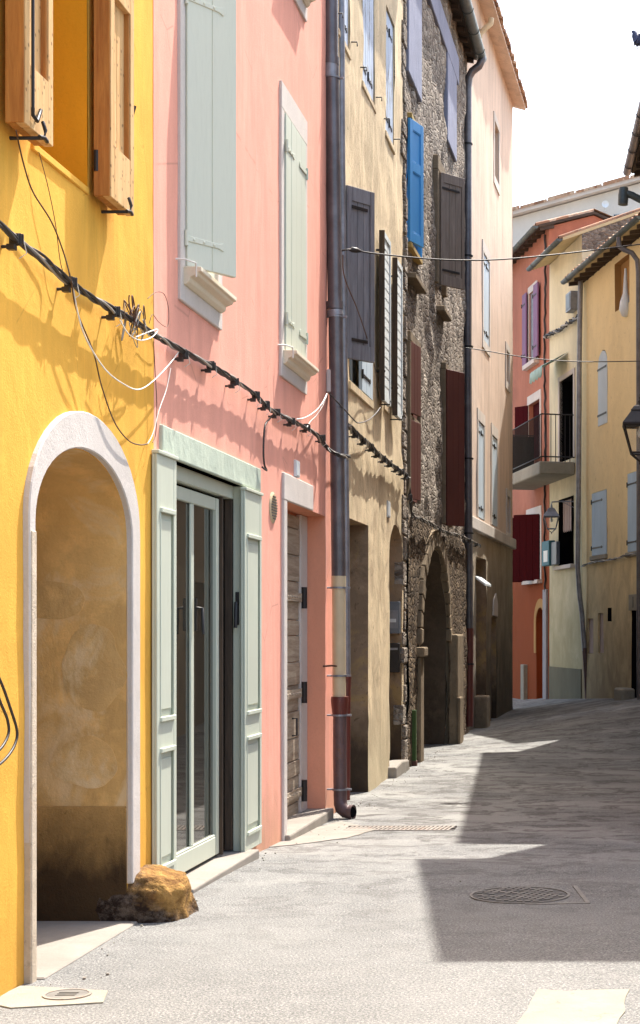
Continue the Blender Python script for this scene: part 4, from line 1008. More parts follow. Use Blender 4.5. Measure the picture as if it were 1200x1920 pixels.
m.build('railing', M['iron'], bal)
m = MB(F4.M); m.box(rx1-1.42, rx1-1.41, -.68, -.02, zb+.02, zt-.03); m.box(rx1-1.4, rx1-.9, -.688, -.68, zb+.02, zt-.05); m.build('screen', M['black'], bal)
# canvas awning over the balcony door
ax_, az_ = A(1062, 665); m = MB(F4.M)
n_ = 8
for i in range(n_):
    a = cw[0]-.45+i*1.15/n_; b = a+1.15/n_
    m.add([(a, -.02, az_+.02), (b, -.02, az_+.02), (b, -.55, az_-.26-.02*(i % 2)), (a, -.55, az_-.26-.02*((i+1) % 2)), (b, -.56, az_-.52+.05*(i % 2)), (a, -.56, az_-.52+.05*((i+1) % 2))], [(0, 1, 2, 3), (3, 2, 4, 5)], 0, True)
aw = m.build('awning', M['awning'], normals=False); so = aw.modifiers.new('solid', 'SOLIDIFY'); so.thickness = .006
tag(aw, 'faded teal canvas awning above the balcony door', 'awning')
# wall box
x, z = A(1079, 566); m = MB(F4.M); m.box(x-.2, x+.22, -.16, 0, z-.2, z+.18); m.box(x-.16, x+.18, -.17, -.159, z-.16, z+.14, 1)
tag(m.build('wall_lamp_box', [M['zinclight'], M['meter']], bevel=.01), 'grey metal box high on the cream wall beside the pipe', 'box')
# planter with papers on the sill
x, z = A(1047, 1062); pl = thing('window_planter', 'teal panel with white notice hanging at the cream house window', 'planter', F4.W(x, .1, z), F4.rz)
m = MB(F4.M); m.box(x-.55, x+.12, -.24, -.10, z+.02, z+.55); m.build('panel', M['bluepaper'], pl, bevel=.01)
m = MB(F4.M); m.box(x-.35, x+.02, -.247, -.2405, z+.1, z+.34)
for i in range(0): pass
m.build('notice', M['enamel'], pl)
m = MB(F4.M); m.box(x+.16, x+.62, -.2, -.12, z+.02, z+.5); m.build('side_panel', M['meter'], pl, bevel=.01)
# ochre house
ox0, ox1 = F4.Y(32.3)+.003, F4.Y(27.3)
H8 = F4.house('ochre_house', 'ochre yellow house with grey blue shutters, nearest of the row at the bend', ox1)
on = px_rect(1153, 1180, 486, 585); on = (on[0], on[1], on[2], on[3]-.1)
osh = [px_rect(1122, 1139, 690, 800), px_rect(1111, 1138, 925, 1043), px_rect(1178, 1202, 888, 1036)]
od = px_rect(1184, 1215, 1145, 1310)
oho = [(rect(*on), .12, 1), (archhole(osh[0][0], osh[0][1], osh[0][2], osh[0][3], osh[0][3]+.3, 8), .06, 0), (rect(*osh[1]), .06, 0), (rect(*osh[2]), .06, 0), (rect(od[0], od[1], -.4, od[3]), .35, 2)]
sl = [px_rect(1101, 1112, 1160, 1225), px_rect(1121, 1132, 1150, 1224), px_rect(1140, 1147, 1140, 1165)]
oho += [(rect(*q), .1, 2 if i == 2 else 0) for i, q in enumerate(sl)]
m = MB(F4.M)
wall_front(m, rect(ox0, ox1, -.8, 8.5), oho, .3, .014, 1.3, 0, 13)
shell(m, ox0, ox1, -.8, 8.5, 6)
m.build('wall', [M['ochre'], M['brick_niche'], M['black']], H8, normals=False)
roof(H8, F4, ox0, ox1, 8.5, .32, 6, .9, rdg=2.0, back=7.6, soff='creamsoff', gutter='gutter', gr=.06, ends=(.02, .1))
m = MB(F4.M); q = osh[0]; m.prism([(q[0], q[2]), (q[1], q[2])]+archpts(q[0], q[1], q[3], q[3]+.28, 8)[::-1], -.01, .03)
for z in (q[2]+.2, q[3]-.05): m.box(q[0]-.03, q[1]-.03, -.018, -.0105, z-.02, z+.02, 1)
m.build('arched_shutter', [M['paleblue'], M['iron']], H8, bevel=.004)
for q in osh[1:]:
    m = MB(F4.M); m.box(q[0]-.05, q[1]+.05, -.05, .03, q[2]-.09, q[2]-.004); win = m.build('window', M['concrete'], H8, bevel=.01)
    shutter(win, F4, q[0]+.002, -.02, 0, q[1]-q[0]-.004, q[2]+.004, q[3]-.01, [M['greyblue'], M['iron']], 'plank', .035, 5, (.12, .86))
for q in sl[:2]:
    m = MB(F4.M); m.box(q[0]+.004, q[1]-.004, .04, .07, q[2]+.004, q[3]-.004); m.build('blocked_slit', M['curtain'], H8)
m = MB(F4.M); m.box(od[0], od[1], .25, .29, -.2, od[3]); m.build('door', M['darkdoor'], H8)
a = A(1183, 1115); m = MB(F4.M); m.box(od[0]-.05, od[1]+.1, -.04, .05, od[3]+.002, a[1])
x, z = A(1191, 1129); m.box(x-.02, x+.02, -.046, -.0395, z-.1, z+.1, 1); m.build('lintel', [M['concrete'], M['iron']], H8, bevel=.008)
m = MB(F4.M); x, z = A(1184, 1290); m.box(x-.3, x+.25, -.25, .0, -.3, z); m.build('step', M['concrete'], H8, bevel=.03)
# cloth in the niche
x, z = A(1175, 560); cl = MB(F4.M)
cl.lathe([(.02, .55), (.035, .35), (.05, .1), (.1, -.05), (.12, -.2), (.07, -.32), (0, -.34)], (x, -.02, z), 10)
tag(cl.build('hanging_cloth', M['enamel']), 'white bundle hanging in the brown niche of the ochre house', 'cloth')
# drainpipe between cream and ochre
d4 = thing('drainpipe', 'grey drainpipe bending to the ground between cream and ochre houses', 'drainpipe', (-.5, 32.2, G(-.5, 32.2)))
def pj(px, py, Y=32.0): return Vector(((px-PX)/FPX*Y, Y, CH+(PY-py)/FPX*Y))
m = MB(); m.tube([pj(1089, 500), pj(1088, 560), pj(1086, 700), pj(1085, 900), pj(1083, 1060), pj(1086, 1110), pj(1091, 1150), pj(1096, 1220)], .05, 0, 12); m.build('pipe', M['zinclight'], d4)
m = MB(); m.tube([pj(1096, 1215), pj(1099, 1260), pj(1102, 1313)], .052, 0, 12); m.build('lower_pipe', M['castiron'], d4)
d5 = thing('drainpipe', 'dark drainpipe with bent top at the near end of the ochre house', 'drainpipe', (.6, 28, G(.6, 28)))
def pl_(px, py, Y=28.0): return Vector(((px-PX)/FPX*Y, Y, CH+(PY-py)/FPX*Y))
m = MB(); m.tube([pl_(1160, 445), pl_(1161, 462), pl_(1170, 468), pl_(1185, 474), pl_(1195, 488), pl_(1197, 510), pl_(1198, 900), pl_(1198, 1140), pl_(1199, 1330)], .045, 0, 12); m.build('pipe', M['zinc'], d5)
# black cable drop on the red/cream joint
m = MB(); pts = []
for i in range(60):
    t = i/59; y = 440+t*670; pts.append(F4.W(A(1025, y)[0]+.018*math.sin(i*1.7)+.04*math.sin(i*.23), .05+.01*math.sin(i*2.3), A(1025, y)[1]))
for k_ in range(2): m.tube([p+Vector((.02*k_, .02*math.sin(i+k_), 0)) for i, p in enumerate(pts)], .014, 0, 6)
tag(m.build('cable_drop', M['cable']), 'black cables running down the joint between red and cream houses', 'cable')

# grey house far behind
F5 = Fr(2.0, -.30, 50.0, 'R')
hb = thing('grey_house', 'light grey gabled house rising behind the row at the bend', 'house', (-2, 50, 0))
m = MB()
m.add([(-9, 50, -1), (9, 50, -1), (9, 50, 17.65), (-9, 50, 12.7), (-9, 58, -1), (9, 58, -1), (9, 58, 17.65), (-9, 58, 12.7)], [(0, 1, 2, 3), (4, 5, 6, 7), (0, 3, 7, 4), (1, 5, 6, 2)])
m.build('wall', M['far'], hb, normals=False)
m = MB(); L = Vector((18.8, 0, 5.17)); a = Vector((-9.4, 49.7, 12.62))
m.add([a, a+L, a+L+Vector((0, 9, 0)), a+Vector((0, 9, 0)), a+Vector((0, 0, .14)), a+L+Vector((0, 0, .14)), a+L+Vector((0, 9, .14)), a+Vector((0, 9, .14))], [(3, 2, 1, 0), (4, 5, 6, 7), (0, 1, 5, 4), (1, 2, 6, 5), (2, 3, 7, 6), (3, 0, 4, 7)], 1)
for i in range(22):
    b = a+L*(i/22); c = a+L*((i+.97)/22); h = .19+.03*(i % 2)
    m.add([b+Vector((0, -.04, .1)), c+Vector((0, -.04, .1)), c+Vector((0, -.04, h)), b+Vector((0, -.04, h)), b+Vector((0, 9, .1)), c+Vector((0, 9, .1)), c+Vector((0, 9, h)), b+Vector((0, 9, h))], [(0, 1, 2, 3), (3, 2, 6, 7), (0, 3, 7, 4), (1, 5, 6, 2)], 0)
m.build('roof', [M['tile'], M['band']], hb)
m = MB(); m.box(.35, .75, 49.96, 50.02, 14.0, 14.5); m.build('window', M['glass'], hb)
m = MB(); c = Vector(((1135-PX)/FPX*49.6, 49.6, CH+(PY-383)/FPX*49.6))
m.lathe([(0, .0), (.08, .01), (.11, .03)], c, 16, 0, 'y'); m.tube([c, c+Vector((0, .35, -.1))], .02, 0, 6)
tag(m.build('satellite_dish', M['enamel']), 'small white round dish on the far grey wall', 'satellite dish')
# white rooflight between
m = MB(); cc = Vector((1.1, 44, 12.0)); n_ = 14
vs = []
for yy in (0, 1.2):
    vs += [cc+Vector((-1.15*math.cos(math.pi*i/n_), yy, .75*math.sin(math.pi*i/n_))) for i in range(n_+1)]
q = n_+1; m.add(vs, [(i, i+1, q+i+1, q+i) for i in range(n_)]+[list(range(q)), list(range(2*q-1, q-1, -1))], 0, True)
m.box(cc.x-1.15, cc.x+1.15, 44.0, 45.2, 3, 12.0)
tag(m.build('dormer', M['enamel']), 'bright white arched dormer above the cream house roof', 'dormer')

# ================================================================== RIGHT SIDE NEAR (mostly beyond the frame; its eaves shade the street)
def side_house(name, label, p0, p1, H, over, mat, wins, dep=7, rise=1.8, gr='zinc'):
    # facade from p0 (far) to p1 (near); eave line is 'over' in front of it
    B = (p1[0]-p0[0])/(p1[1]-p0[1]); fr = Fr(p0[0]-B*p0[1], B, p0[1], 'R'); L = (p0[1]-p1[1])*fr.n
    h = fr.house(name, label, 0)
    holes = [(rect(*w_), .2, 0) for w_ in wins]
    m = MB(fr.M); wall_front(m, rect(0, L, -.6, H), holes, .35, .012, 1.2, 0, len(wins)); shell(m, 0, L, -.6, H, dep)
    m.add([(0, 0, H), (0, dep/2, H+rise/2), (0, dep, H)], [(0, 1, 2)]); m.add([(L, 0, H), (L, dep/2, H+rise/2), (L, dep, H)], [(0, 1, 2)])
    m.build('wall', M[mat], h, normals=False)
    roof(h, fr, 0, L, H, over, dep, rise, gutter=gr, gr=.07)
    for w_ in wins:
        if w_[2] < .5:
            m = MB(fr.M); m.box(w_[0]+.01, w_[1]-.01, .12, .17, w_[2], w_[3]-.01); m.build('door', M['brownshutter'], h, bevel=.01)
        else:
            m = surround(fr, *w_, .1, .02, .14, .1); win = m.build('window', M['surround'], h, bevel=.004)
            m = MB(fr.M); m.box(w_[0], w_[1], .15, .17, w_[2], w_[3]); m.build('pane', M['glass'], win)
            ww = (w_[1]-w_[0])/2
            m = MB(fr.M); m.box(w_[0]-.1-ww, w_[0]-.1, -.06, -.022, w_[2], w_[3]); m.build('shutter', M['greyblue'], win, bevel=.004)
            m = MB(fr.M); m.box(w_[1]+.1, w_[1]+.1+ww, -.06, -.022, w_[2], w_[3]); m.build('shutter', M['greyblue'], win, bevel=.004)
    return h, fr
wr_ = lambda x: [(x, x+.8, .95*0+3.4, 4.9), (x, x+.8, 5.9, 7.3)]
NH, NF = side_house('sand_house', 'sand coloured house whose tiled eave corner enters at the upper right', (.80, 26.1), (1.30, 16.85), 8.95, .33, 'offpink', wr_(1.2)+wr_(4.2)+wr_(6.9)+[(5.6, 6.5, -.3, 2.2), (2.6, 3.5, -.3, 2.2)])
side_house('link_house', 'narrow recessed house between two houses on the right', (1.62, 16.82), (1.66, 15.52), 8.3, .15, 'offcream', [(.3, .9, 3.4, 4.8)])
side_house('near_right_house', 'pale ochre house on the right beyond the frame', (1.02, 15.5), (1.52, 12.0), 8.42, .35, 'offcream', wr_(1.2)+[(1.0, 1.9, -.3, 2.2)])
# lower wall toward the camera on the right keeps the near ground sunlit
m = MB(); m.box(2.6, 2.9, -6, 11.9, -.4, 2.2); m.box(2.55, 2.95, -6, 11.95, 2.2, 2.3)
tag(m.build('garden_wall', M['offpink'], bevel=.01), 'low garden wall on the right beyond the frame', 'wall')

# gutter pipe stub under the near eave at upper right
m = MB(); Y_ = 25.6
def pr(px, py, Y=Y_): return Vector(((px-PX)/FPX*Y, Y, CH+(PY-py)/FPX*Y))
m.tube([pr(1170, 352), pr(1169, 366), pr(1168, 384)], [.07, .085, .08], 0, 12); m.tube([pr(1172, 362), pr(1185, 366), pr(1200, 374), pr(1225, 380)], .06, 0, 10)
tag(m.build('gutter_outlet', M['gutter']), 'dark gutter outlet pipe below the eave at upper right', 'pipe')

# ------------------------------------------------------------------ lanterns
def lantern(label, c, s, arm, body='iron'):
    """c: centre of the glass body; s: scale (width of the widest rim); arm: world vector to the wall"""
    t = thing('street_lantern', label, 'street lamp', c+Vector((0, 0, -.7*s)), 0, 'wrought street lanterns')
    def ring(r, z): return [c+Vector((r*x, r*y, z)) for x, y in ((-.5, -.5), (.5, -.5), (.5, .5), (-.5, .5))]
    m = MB(); top = ring(s, .42*s); bot = ring(.56*s, -.42*s)
    for i in range(4):
        m.tube([top[i], bot[i]], .028*s, 0, 6); m.tube([top[i], top[(i+1) % 4]], .04*s, 0, 6); m.tube([bot[i], bot[(i+1) % 4]], .032*s, 0, 6)
    for i in range(4): m.tube([bot[i], bot[i].lerp(c+Vector((0, 0, -.62*s)), .6)+Vector((0, 0, -.05*s)), c+Vector((0, 0, -.68*s))], .026*s, 0, 6)
    m.lathe([(0, -.78*s), (.05*s, -.74*s), (.03*s, -.68*s), (.05*s, -.64*s), (0, -.62*s)], c, 8)
    m.build('frame', M[body], t)
    m = MB(); a, b = ring(.94*s, .40*s), ring(.53*s, -.40*s)
    for i in range(4): m.add([a[i], a[(i+1) % 4], b[(i+1) % 4], b[i]], [(0, 1, 2, 3)])
    g_ = m.build('glass', M['lampglass'], t)
    m = MB(); m.lathe([(.04*s, .40*s), (.06*s, .3*s), (.1*s, .2*s), (.08*s, .08*s), (0, .05*s)], c, 10); m.build('bulb', M['enamel'], t)
    m = MB(); rr = [(1.1, .43), (1.08, .47), (.62, .80), (.55, .84), (.60, .86), (.42, .98), (.3, 1.02)]
    vs = []
    for r_, z in rr: vs += ring(r_*s, z*s)
    m.add(vs, [(k*4+i, k*4+(i+1) % 4, k*4+4+(i+1) % 4, k*4+4+i) for k in range(len(rr)-1) for i in range(4)]+[(3, 2, 1, 0), tuple(range(len(vs)-4, len(vs)))])
    m.build('cap', M[body], t, bevel=.004)
    m = MB(); m.lathe([(.1*s, 1.02*s), (.05*s, 1.08*s), (.09*s, 1.14*s), (.04*s, 1.2*s), (.06*s, 1.26*s), (0, 1.32*s)], c, 10)
    q = c+Vector((0, 0, 1.32*s)); e = q+arm
    m.tube([q, q+Vector((0, 0, .03))+arm*.02, q+Vector((0, 0, .04))+arm*.3, e+Vector((0, 0, .04))], .045*s, 0, 8)
    m.tube([q+arm*.35+Vector((0, 0, .04)), q+arm*.6-Vector((0, 0, .12*s)), q+arm*.85-Vector((0, 0, .35*s)), e-Vector((0, 0, .75*s))], .03*s, 0, 6)
    m.tube([e+Vector((0, 0, .2*s)), e-Vector((0, 0, .85*s))], .06*s, 0, 8)
    m.build('bracket', M[body], t)
    return t
Yl = 17.4
lantern('black glazed lantern on a bracket at the right edge, the nearer of the two', Vector(((1201-PX)/FPX*Yl, Yl, CH+(PY-824)/FPX*Yl)), .36, Vector((.42, 0, 0)))
Yl = 33.0
lantern('smaller grey glazed lantern hanging from a bracket under the balcony', Vector(((1034-PX)/FPX*Yl, Yl, CH+(PY-980)/FPX*Yl)), .30, Vector((.60, 0, .0)), 'zinclight')

# ------------------------------------------------------------------ bird
bm = bmesh.new(); sk_ = bm.verts.layers.skin.verify()
Yb = 20.0; bc = Vector(((1196-PX)/FPX*Yb, Yb, CH+(PY-74)/FPX*Yb))
pts = [((.22, 0, -.05), .018), ((.14, 0, -.03), .04), ((.06, 0, -.02), .068), ((-.005, 0, -.005), .072), ((-.035, 0, .04), .052), ((-.045, 0, .085), .036), ((-.06, 0, .10), .026), ((-.085, 0, .095), .007)]
pv = None
for p, r_ in pts:
    v = bm.verts.new(p); v[sk_].radius = (r_, r_)
    if pv: bm.edges.new((pv, v))
    pv = v
bm.verts.ensure_lookup_table(); bm.verts[2][sk_].use_root = True
me = bpy.data.meshes.new('pigeon'); bm.to_mesh(me); bm.free(); me.materials.append(plain('slate feathers', (.07, .08, .14), .6))
bd = bpy.data.objects.new('pigeon', me); COL.objects.link(bd); bd.location = bc
k = bd.modifiers.new('skin', 'SKIN'); k = bd.modifiers.new('sub', 'SUBSURF'); k.levels = k.render_levels = 2
WM[bd] = Matrix.Translation(bc)
tag(bd, 'dark slate pigeon perched against the sky at upper right', 'bird')
m = MB(); m.tube([bc+Vector((0, 0, -.05)), bc+Vector((-.01, 0, -.115))], .005, 0, 5); m.tube([bc+Vector((.03, .0, -.05)), bc+Vector((.025, 0, -.115))], .005, 0, 5); m.build('leg', M['rustiron'], bd)
m = MB(); m.tube([bc+Vector((-.05, 0, -.12)), bc+Vector((.3, 0, -.12)), bc+Vector((.34, 0, -.12)), bc+Vector((.34, 0, -.45))], .007, 0, 6); m.tube([bc+Vector((.34, 0, -.1)), bc+Vector((.34, 0, -.75))], .012, 0, 6)
tag(m.build('perch_rod', M['zinclight']), 'thin metal antenna rod the pigeon perches on', 'antenna')

# ------------------------------------------------------------------ cables
def curve(pts, n=8):
    P = [Vector(p) for p in pts]; out = []
    for i in range(len(P)-1):
        a, b, c, d = P[max(i-1, 0)], P[i], P[i+1], P[min(i+2, len(P)-1)]
        for j in range(n):
            t = j/n; out.append(.5*((2*b)+(c-a)*t+(2*a-5*b+4*c-d)*t*t+(3*b-a-3*c+d)*t**3))
    return out+[P[-1]]
def on(fr, L, out=.05): return [fr.W(*(lambda q: (q[0], out, q[1]))(fr.at(p[0], p[1], out))) if len(p) == 2 else fr.W(*(lambda q: (q[0], p[2], q[1]))(fr.at(p[0], p[1], p[2]))) for p in L]
def bundle(label, pts, clamps, R_=.013, r=.008, n=4, group='twisted cable bundles along the house fronts', cl=.022):
    t = thing('cable_bundle', label, 'cable', pts[0]); P = curve(pts, 14)
    m = MB(); L = 0; ang = []; prev = P[0]
    Q = []
    for i in range(len(P)-1):
        k = max(1, int((P[i+1]-P[i]).length/.02)); Q += [P[i].lerp(P[i+1], j/k) for j in range(k)]
    Q.append(P[-1])
    for s_ in range(n):
        o = []; L = 0
        for i, p in enumerate(Q):
            if i: L += (p-Q[i-1]).length
            d = (Q[min(i+1, len(Q)-1)]-Q[max(i-1, 0)]).normalized(); a = d.cross(Vector((0, 0, 1))).normalized(); b = d.cross(a)
            th = L*7+2*math.pi*s_/n+.5*math.sin(L*5+s_); wv = 1+.4*math.sin(L*8+s_*2)
            o.append(p+(a*math.cos(th)+b*math.sin(th))*R_*wv)
        m.tube(o, r, 1 if s_ == 0 else 0, 6)
    m.build('strands', [M['cable'], M['cablelight']], t)
    for c in clamps:
        m = MB(); rnd = random.Random(int(c.y*100))
        for k_ in range(3):
            m.box(c.x-.02, c.x+.02+.006*k_, c.y-.014+.01*k_, c.y-.004+.01*k_, c.z-cl*1.1+rnd.uniform(-.01, .004), c.z+cl*(.7+.4*rnd.random()))
        m.tube([c+Vector((.015, 0, .01)), c+Vector((.0, .0, -.032)), c+Vector((-.055, .0, -.034))], .008, 0, 6); m.box(c.x-.03, c.x+.005, c.y-.018, c.y+.012, c.z-.048, c.z-.025)
        m.tube([c+Vector((.02, .03, .02)), c+Vector((.03, .05, -.05)), c+Vector((.0, .05, -.07))], .003, 1, 4)
        m.build('clamp', [M['cable'], M['whitecable']], t, bevel=.003)
    return t
main = [(-160, 300), (-60, 372), (0, 420), (30, 447), (75, 482), (128, 527), (165, 553), (210, 580), (255, 606), (290, 630), (345, 660), (390, 683), (432, 708), (475, 737), (510, 770), (556, 793), (590, 812), (612, 838), (632, 852, .17), (655, 858, .19)]
clp = [(28, 447), (130, 528), (212, 582), (342, 662), (394, 684), (438, 714), (478, 740), (497, 757), (517, 772), (545, 788), (574, 800), (603, 820)]
bundle('thick twisted black cable bundle clamped across yellow and pink walls', [F1.W(1.4, .06, 3.3), F1.W(3.4, .06, 3.16)]+on(F1, main, .06), [F1.W(3.4, .055, 3.15), F1.W(4.6, .055, 3.14)]+on(F1, clp, .055), .011, .0068, 5)
bundle('knobbly twisted cable bundle across the tan wall', on(F1, [(652, 798), (668, 815), (690, 834), (715, 858), (745, 880), (764, 893)], .07), on(F1, [(665, 812), (680, 826), (695, 838), (706, 850), (718, 860), (730, 868), (742, 878), (752, 884), (760, 892)], .07), .018, .011, 4, cl=.03)
bundle('cable bundle sagging over the stone arch to the dark drainpipe', on(F2, [(766, 895, .12), (768, 930), (772, 966), (790, 974), (812, 986), (838, 1000), (862, 1004), (885, 1016), (900, 1024)], .10), on(F2, [(880, 1012), (893, 1020), (768, 930)], .11), .016, .010, 3)
bundle('dark cable bundle on the far cream wall above the awning', on(F4, [(1022, 632), (1034, 624), (1050, 618), (1062, 608), (1075, 600), (1084, 594)], .08), on(F4, [(1026, 630), (1036, 624), (1044, 620), (1052, 616), (1061, 609), (1070, 602)], .08), .03, .02, 3, cl=.04)
bundle('thin cable along the ochre wall below its shutters', on(F4, [(1090, 1062), (1105, 1056), (1122, 1052), (1140, 1050), (1160, 1046), (1180, 1040), (1215, 1036)], .05), [], .012, .012, 2)
def wire(label, pts, r, mat, cat='wire', name='loose_wire', n=8):
    m = MB(); m.tube(curve(pts, n), r, 0, 6); return tag(m.build(name, M[mat]), label, cat)
wire('thin brown wire falling from the wooden shutter across the yellow wall', on(F1, [(30, 245, .08), (45, 310), (62, 360), (96, 415), (118, 470), (133, 525, .08), (143, 580), (175, 660), (190, 722), (214, 790), (240, 825), (262, 834, .05), (277, 832, .05)], .05), .0034, 'browncable')
wire('very thin wire beside the brown wire below the window', on(F1, [(73, 285, .02), (90, 350), (104, 420), (113, 490), (122, 520)], .03), .0018, 'browncable')
wire('thin white wire looping from the cable bundle under the yellow wall edge', on(F1, [(135, 530), (155, 620), (195, 690), (235, 722), (262, 730), (290, 712), (320, 680), (338, 655)], .06), .0036, 'whitecable')
wire('white wire end joined to the brown wire near the green lintel', on(F1, [(277, 832, .05), (287, 812), (298, 770), (312, 730), (320, 690)], .05), .0028, 'whitecable')
wire('pale wire tied round the bundle at the house boundary', on(F1, [(225, 600), (240, 625), (262, 638), (285, 632), (296, 618), (280, 622), (255, 632)], .09), .0032, 'whitecable')
wire('thin wire dropping down the pink wall edge to the green lintel', on(F1, [(288, 640), (291, 700), (294, 760), (292, 812), (286, 830)], .03), .0022, 'browncable')
wire('thin wire loop curling above the bundle on the pink wall', on(F1, [(277, 560), (292, 548), (308, 552), (316, 580), (314, 612), (298, 604), (286, 590), (280, 606)], .05), .0018, 'browncable')
wire('short black cable end hanging above the vent grille', on(F1, [(512, 778), (505, 786), (498, 795), (495, 815), (494, 850), (496, 872), (500, 882), (492, 876)], .05), .007, 'cable')
wire('white cable from the grey junction box to the bundle, upper one', on(F1, [(613, 738), (604, 756), (590, 772), (572, 783), (556, 786)], .08), .005, 'whitecable')
wire('white cable from the grey junction box to the bundle, lower one', on(F1, [(613, 740), (604, 762), (592, 780), (582, 790), (575, 802)], .07), .005, 'whitecable')
wire('grey cable slung from junction box to the tan house shutters', [F1.W(*(lambda q: (q[0], .1, q[1]))(F1.at(617, 738, .1))), pp(628, 765)+Vector((.07, 0, 0)), pq(650, 786)+Vector((.06, 0, 0))]+on(F1, [(672, 793), (690, 788), (705, 775), (713, 764)], .08), .006, 'cable')
wire('thin cable slanting down the tan wall past the slate grey shutter', on(F1, [(643, 478, .25), (646, 520, .25), (670, 580, .28), (690, 640, .2), (703, 690, .1), (712, 740, .08), (713, 765, .06)], .1), .005, 'browncable')
# twigs (old bird nest) on the bundle
nm = MB(); rnd = random.Random(3); c0 = on(F1, [(255, 605)], .07)[0]
for i in range(17):
    p = c0+Vector((rnd.gauss(0, .02), rnd.gauss(0, .10), rnd.gauss(0, .03))); e1 = Vector((rnd.uniform(-.3, .3), rnd.gauss(0, .5), 1)).normalized()*rnd.uniform(.04, .10); e2 = Vector((rnd.uniform(-.4, .4), 1, rnd.gauss(0, .3))).normalized()*rnd.uniform(.015, .05)
    t0 = rnd.uniform(0, 6); n_ = 16; tt = rnd.uniform(3, 6.5)
    nm.tube([p+e1*math.cos(t0+tt*k/n_)+e2*math.sin(t0+tt*k/n_)*(1+.3*k/n_) for k in range(n_+1)], rnd.uniform(.0022, .0042), rnd.randint(0, 2), 5)
tag(nm.build('wire_tangle', [M['browncable'], M['cablelight'], M['rustiron']]), 'tangle of old wire ends tied on the bundle where yellow meets pink', 'wire')
# long wires across the street
def span(label, a, b, c, r): wire(label, [a, a.lerp(c, .5)+Vector((0, 0, -.03)), b, b.lerp(c, .5)+Vector((0, 0, .0)), c][:1]+[b, c], r, 'cable', n=20)
def P3(px, py, Y): return Vector(((px-PX)/FPX*Y, Y, CH+(PY-py)/FPX*Y))
wire('upper wire spanning the street from the drainpipe', [P3(640, 470, 14.2), P3(660, 468, 14.25), P3(700, 475, 14.6), P3(800, 485, 15.5), P3(875, 488, 16.2), P3(960, 485, 17), P3(1080, 473, 18), P3(1200, 458, 19), P3(1260, 450, 19.5)], .008, 'cable')
m = MB(); m.tube([P3(655, 468, 14.25), P3(660, 468, 14.25), P3(668, 469, 14.3), P3(676, 471, 14.35)], [.012, .025, .025, .012], 0, 8)
tag(m.build('wire_insulator', M['cable']), 'dark insulator on the upper wire beside the drainpipe', 'insulator')
wire('lower thin wire spanning from the dark drainpipe across the far houses', [P3(872, 652, 25.2), P3(900, 656, 25.3), P3(1000, 672, 25.8), P3(1090, 678, 26.2), P3(1200, 677, 26.6), P3(1260, 674, 27)], .008, 'cable')
# iron hook on the pink reveal end
m = MB(F1.M); x, z = F1.at(612, 1249); m.tube([(x-.05, .02, z), (x-.05, -.05, z+.005), (x-.02, -.10, z), (x-.02, -.105, z+.03)], .008, 0, 6)
tag(m.build('wall_hook', M['rustiron']), 'small rusty hook on the pink wall beside the cream pipe', 'hook')
# hose loops at the left edge
hs = thing('hose_coil', 'black hose loops hanging on the yellow wall at the left edge', 'hose', F1.W(6.4, .05, .9), F1.rz)
m = MB()
m.tube(curve(on(F1, [(-70, 1330), (-40, 1290), (-12, 1262), (2, 1280), (20, 1330), (32, 1372), (26, 1400), (8, 1425), (-15, 1440), (-50, 1440), (-80, 1400), (-78, 1350)], .05), 6), .006, 0, 8)
m.tube(curve(on(F1, [(-60, 1340), (-40, 1300), (-10, 1298), (4, 1325), (14, 1350), (16, 1375), (4, 1400), (-15, 1415), (-45, 1420), (-66, 1380)], .055), 6), .006, 0, 8)
m.build('loop', M['cable'], hs)
m = MB(); m.tube(on(F1, [(-30, 1290, -.02), (-30, 1290, .07), (-30, 1280, .075)]), .008, 0, 6); m.build('hook', M['iron'], hs)

# ------------------------------------------------------------------ things in the road
def ring_mesh(m, cx, cy, r0, r1, z0, z1, n=32, mi=0):
    vs = []
    for r_, z in ((r0, z0), (r0, z1), (r1, z1), (r1, z0)): vs += [(cx+r_*math.cos(2*math.pi*i/n), cy+r_*math.sin(2*math.pi*i/n), z) for i in range(n)]
    m.add(vs, [(k*n+i, k*n+(i+1) % n, k*n+n+(i+1) % n, k*n+n+i) for k in range(3) for i in range(n)], mi)
mx, my = gpt(975, 1679); gz = G(mx, my)
mh = thing('manhole_cover', 'patterned iron manhole cover in the shaded road', 'manhole cover', (mx, my, gz))
m = MB(Matrix.Translation((mx, my, gz)) @ Matrix.Rotation(R(8), 4, 'Z'))
for a, b, c, d in ((.0, .36, -.325, -.30), (.335, .36, -.30, .28)): m.box(a, b, c, d, -.02, .0045)
ring_mesh(m, 0, 0, .27, .285, -.02, .0065); m.build('frame', M['cover'], mh)
m = MB(Matrix.Translation((mx, my, gz)) @ Matrix.Rotation(R(8), 4, 'Z'))
m.lathe([(0, .003), (.265, .003), (.265, -.02)], (0, 0, 0), 32, 1, 'z', False)
for i in range(-5, 6):
    for j in range(-5, 6):
        x, y = i*.045+(.022 if j % 2 else 0), j*.045
        if x*x+y*y < .25**2 and random.random() < .85: m.box(x-.016, x+.016, y-.014, y+.014, .003, .009, 0)
m.build('lid', [M['cover'], M['iron']], mh)
dx, dy = gpt(755, 1554); 
dg = thing('drain_grate', 'long slotted iron drain grate across the road below the drainpipe', 'drain grate', (dx, dy, G(dx, dy)))
m = MB(); x0, x1 = dx-.46, dx+.40
def gq(x, y): return G(x, y)
n_ = 24
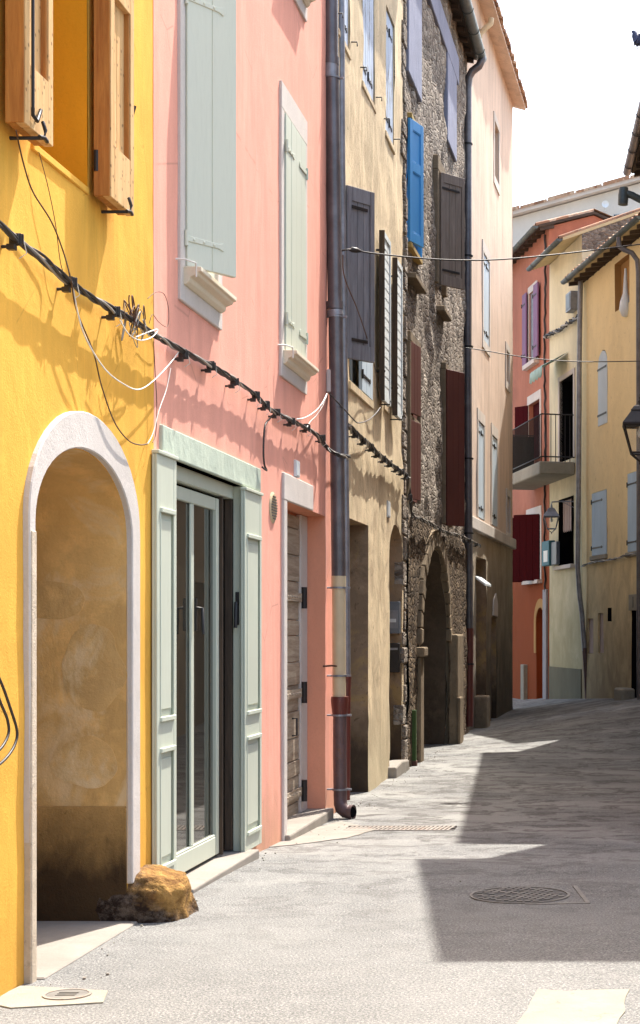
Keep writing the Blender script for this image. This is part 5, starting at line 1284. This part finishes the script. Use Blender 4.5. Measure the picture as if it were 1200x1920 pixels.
for i in range(n_):
    a = x0+(x1-x0)*i/n_; zc = gq(a, dy); m.add([(a, dy-.13, zc+.008), (a+.02, dy-.13, zc+.008), (a+.05, dy+.13, zc+.008), (a+.03, dy+.13, zc+.008), (a, dy-.13, zc-.03), (a+.02, dy-.13, zc-.03), (a+.05, dy+.13, zc-.03), (a+.03, dy+.13, zc-.03)], [(0, 1, 2, 3), (0, 3, 7, 4), (1, 5, 6, 2)])
for y in (dy-.14, dy, dy+.13): m.box(x0, x1+.03, y-.006, y+.008, gq(dx, dy)-.03, gq(dx, dy)+.0095)
m.build('bars', M['grate'], dg)
m = MB(); m.box(x0, x1+.03, dy-.13, dy+.13, gq(dx, dy)-.05, gq(dx, dy)+.003); m.build('channel', M['black'], dg)
ux, uy = gpt(126, 1868); uc = thing('utility_cover', 'small round iron utility cover set in concrete by the yellow wall', 'utility cover', (ux, uy, G(ux, uy)))
m = MB(Matrix.Translation((ux, uy, G(ux, uy)))); ring_mesh(m, 0, 0, .085, .098, 0, .011); m.build('rim', M['grate'], uc)
m = MB(Matrix.Translation((ux, uy, G(ux, uy)))); m.lathe([(0, .009), (.084, .009), (.084, 0)], (0, 0, 0), 24, 0, 'z', False)
for i in (-1, 0, 1): m.box(-.04, .04, i*.025-.005, i*.025+.005, .009, .012)
m.build('lid', M['cover'], uc)
m = MB(); rnd = random.Random(11)
for i in range(170):
    y = rnd.uniform(6.6, 24)**1.0; x = -(2.50-.01*y)+abs(rnd.gauss(0, .14))+.02
    if rnd.random() < .25: x = rnd.uniform(-2.3, 1.0)
    if 8.1 < y < 8.8 and x < -2.15: continue
    q = rnd.uniform(.002, .007)*(1 if x < -1.9 else .7); c = Vector((x, y, G(x, y)+q*.3+.004)); vs = []
    for j in range(8): vs.append(c+Vector(((1 if j & 1 else -1)*q*rnd.uniform(.6, 1.2), (1 if j & 2 else -1)*q*rnd.uniform(.6, 1.2), (1 if j & 4 else -1)*q*.6*rnd.uniform(.6, 1.2))))
    m.add(vs, [(0, 1, 3, 2), (4, 6, 7, 5), (0, 4, 5, 1), (2, 3, 7, 6), (0, 2, 6, 4), (1, 5, 7, 3)], rnd.randint(0, 1))
tag(m.build('grit', [M['concrete'], M['step']]), 'loose grit and crumbs of mortar along the foot of the walls', 'grit', kind='stuff')
print('OBJECTS', len(bpy.data.objects))
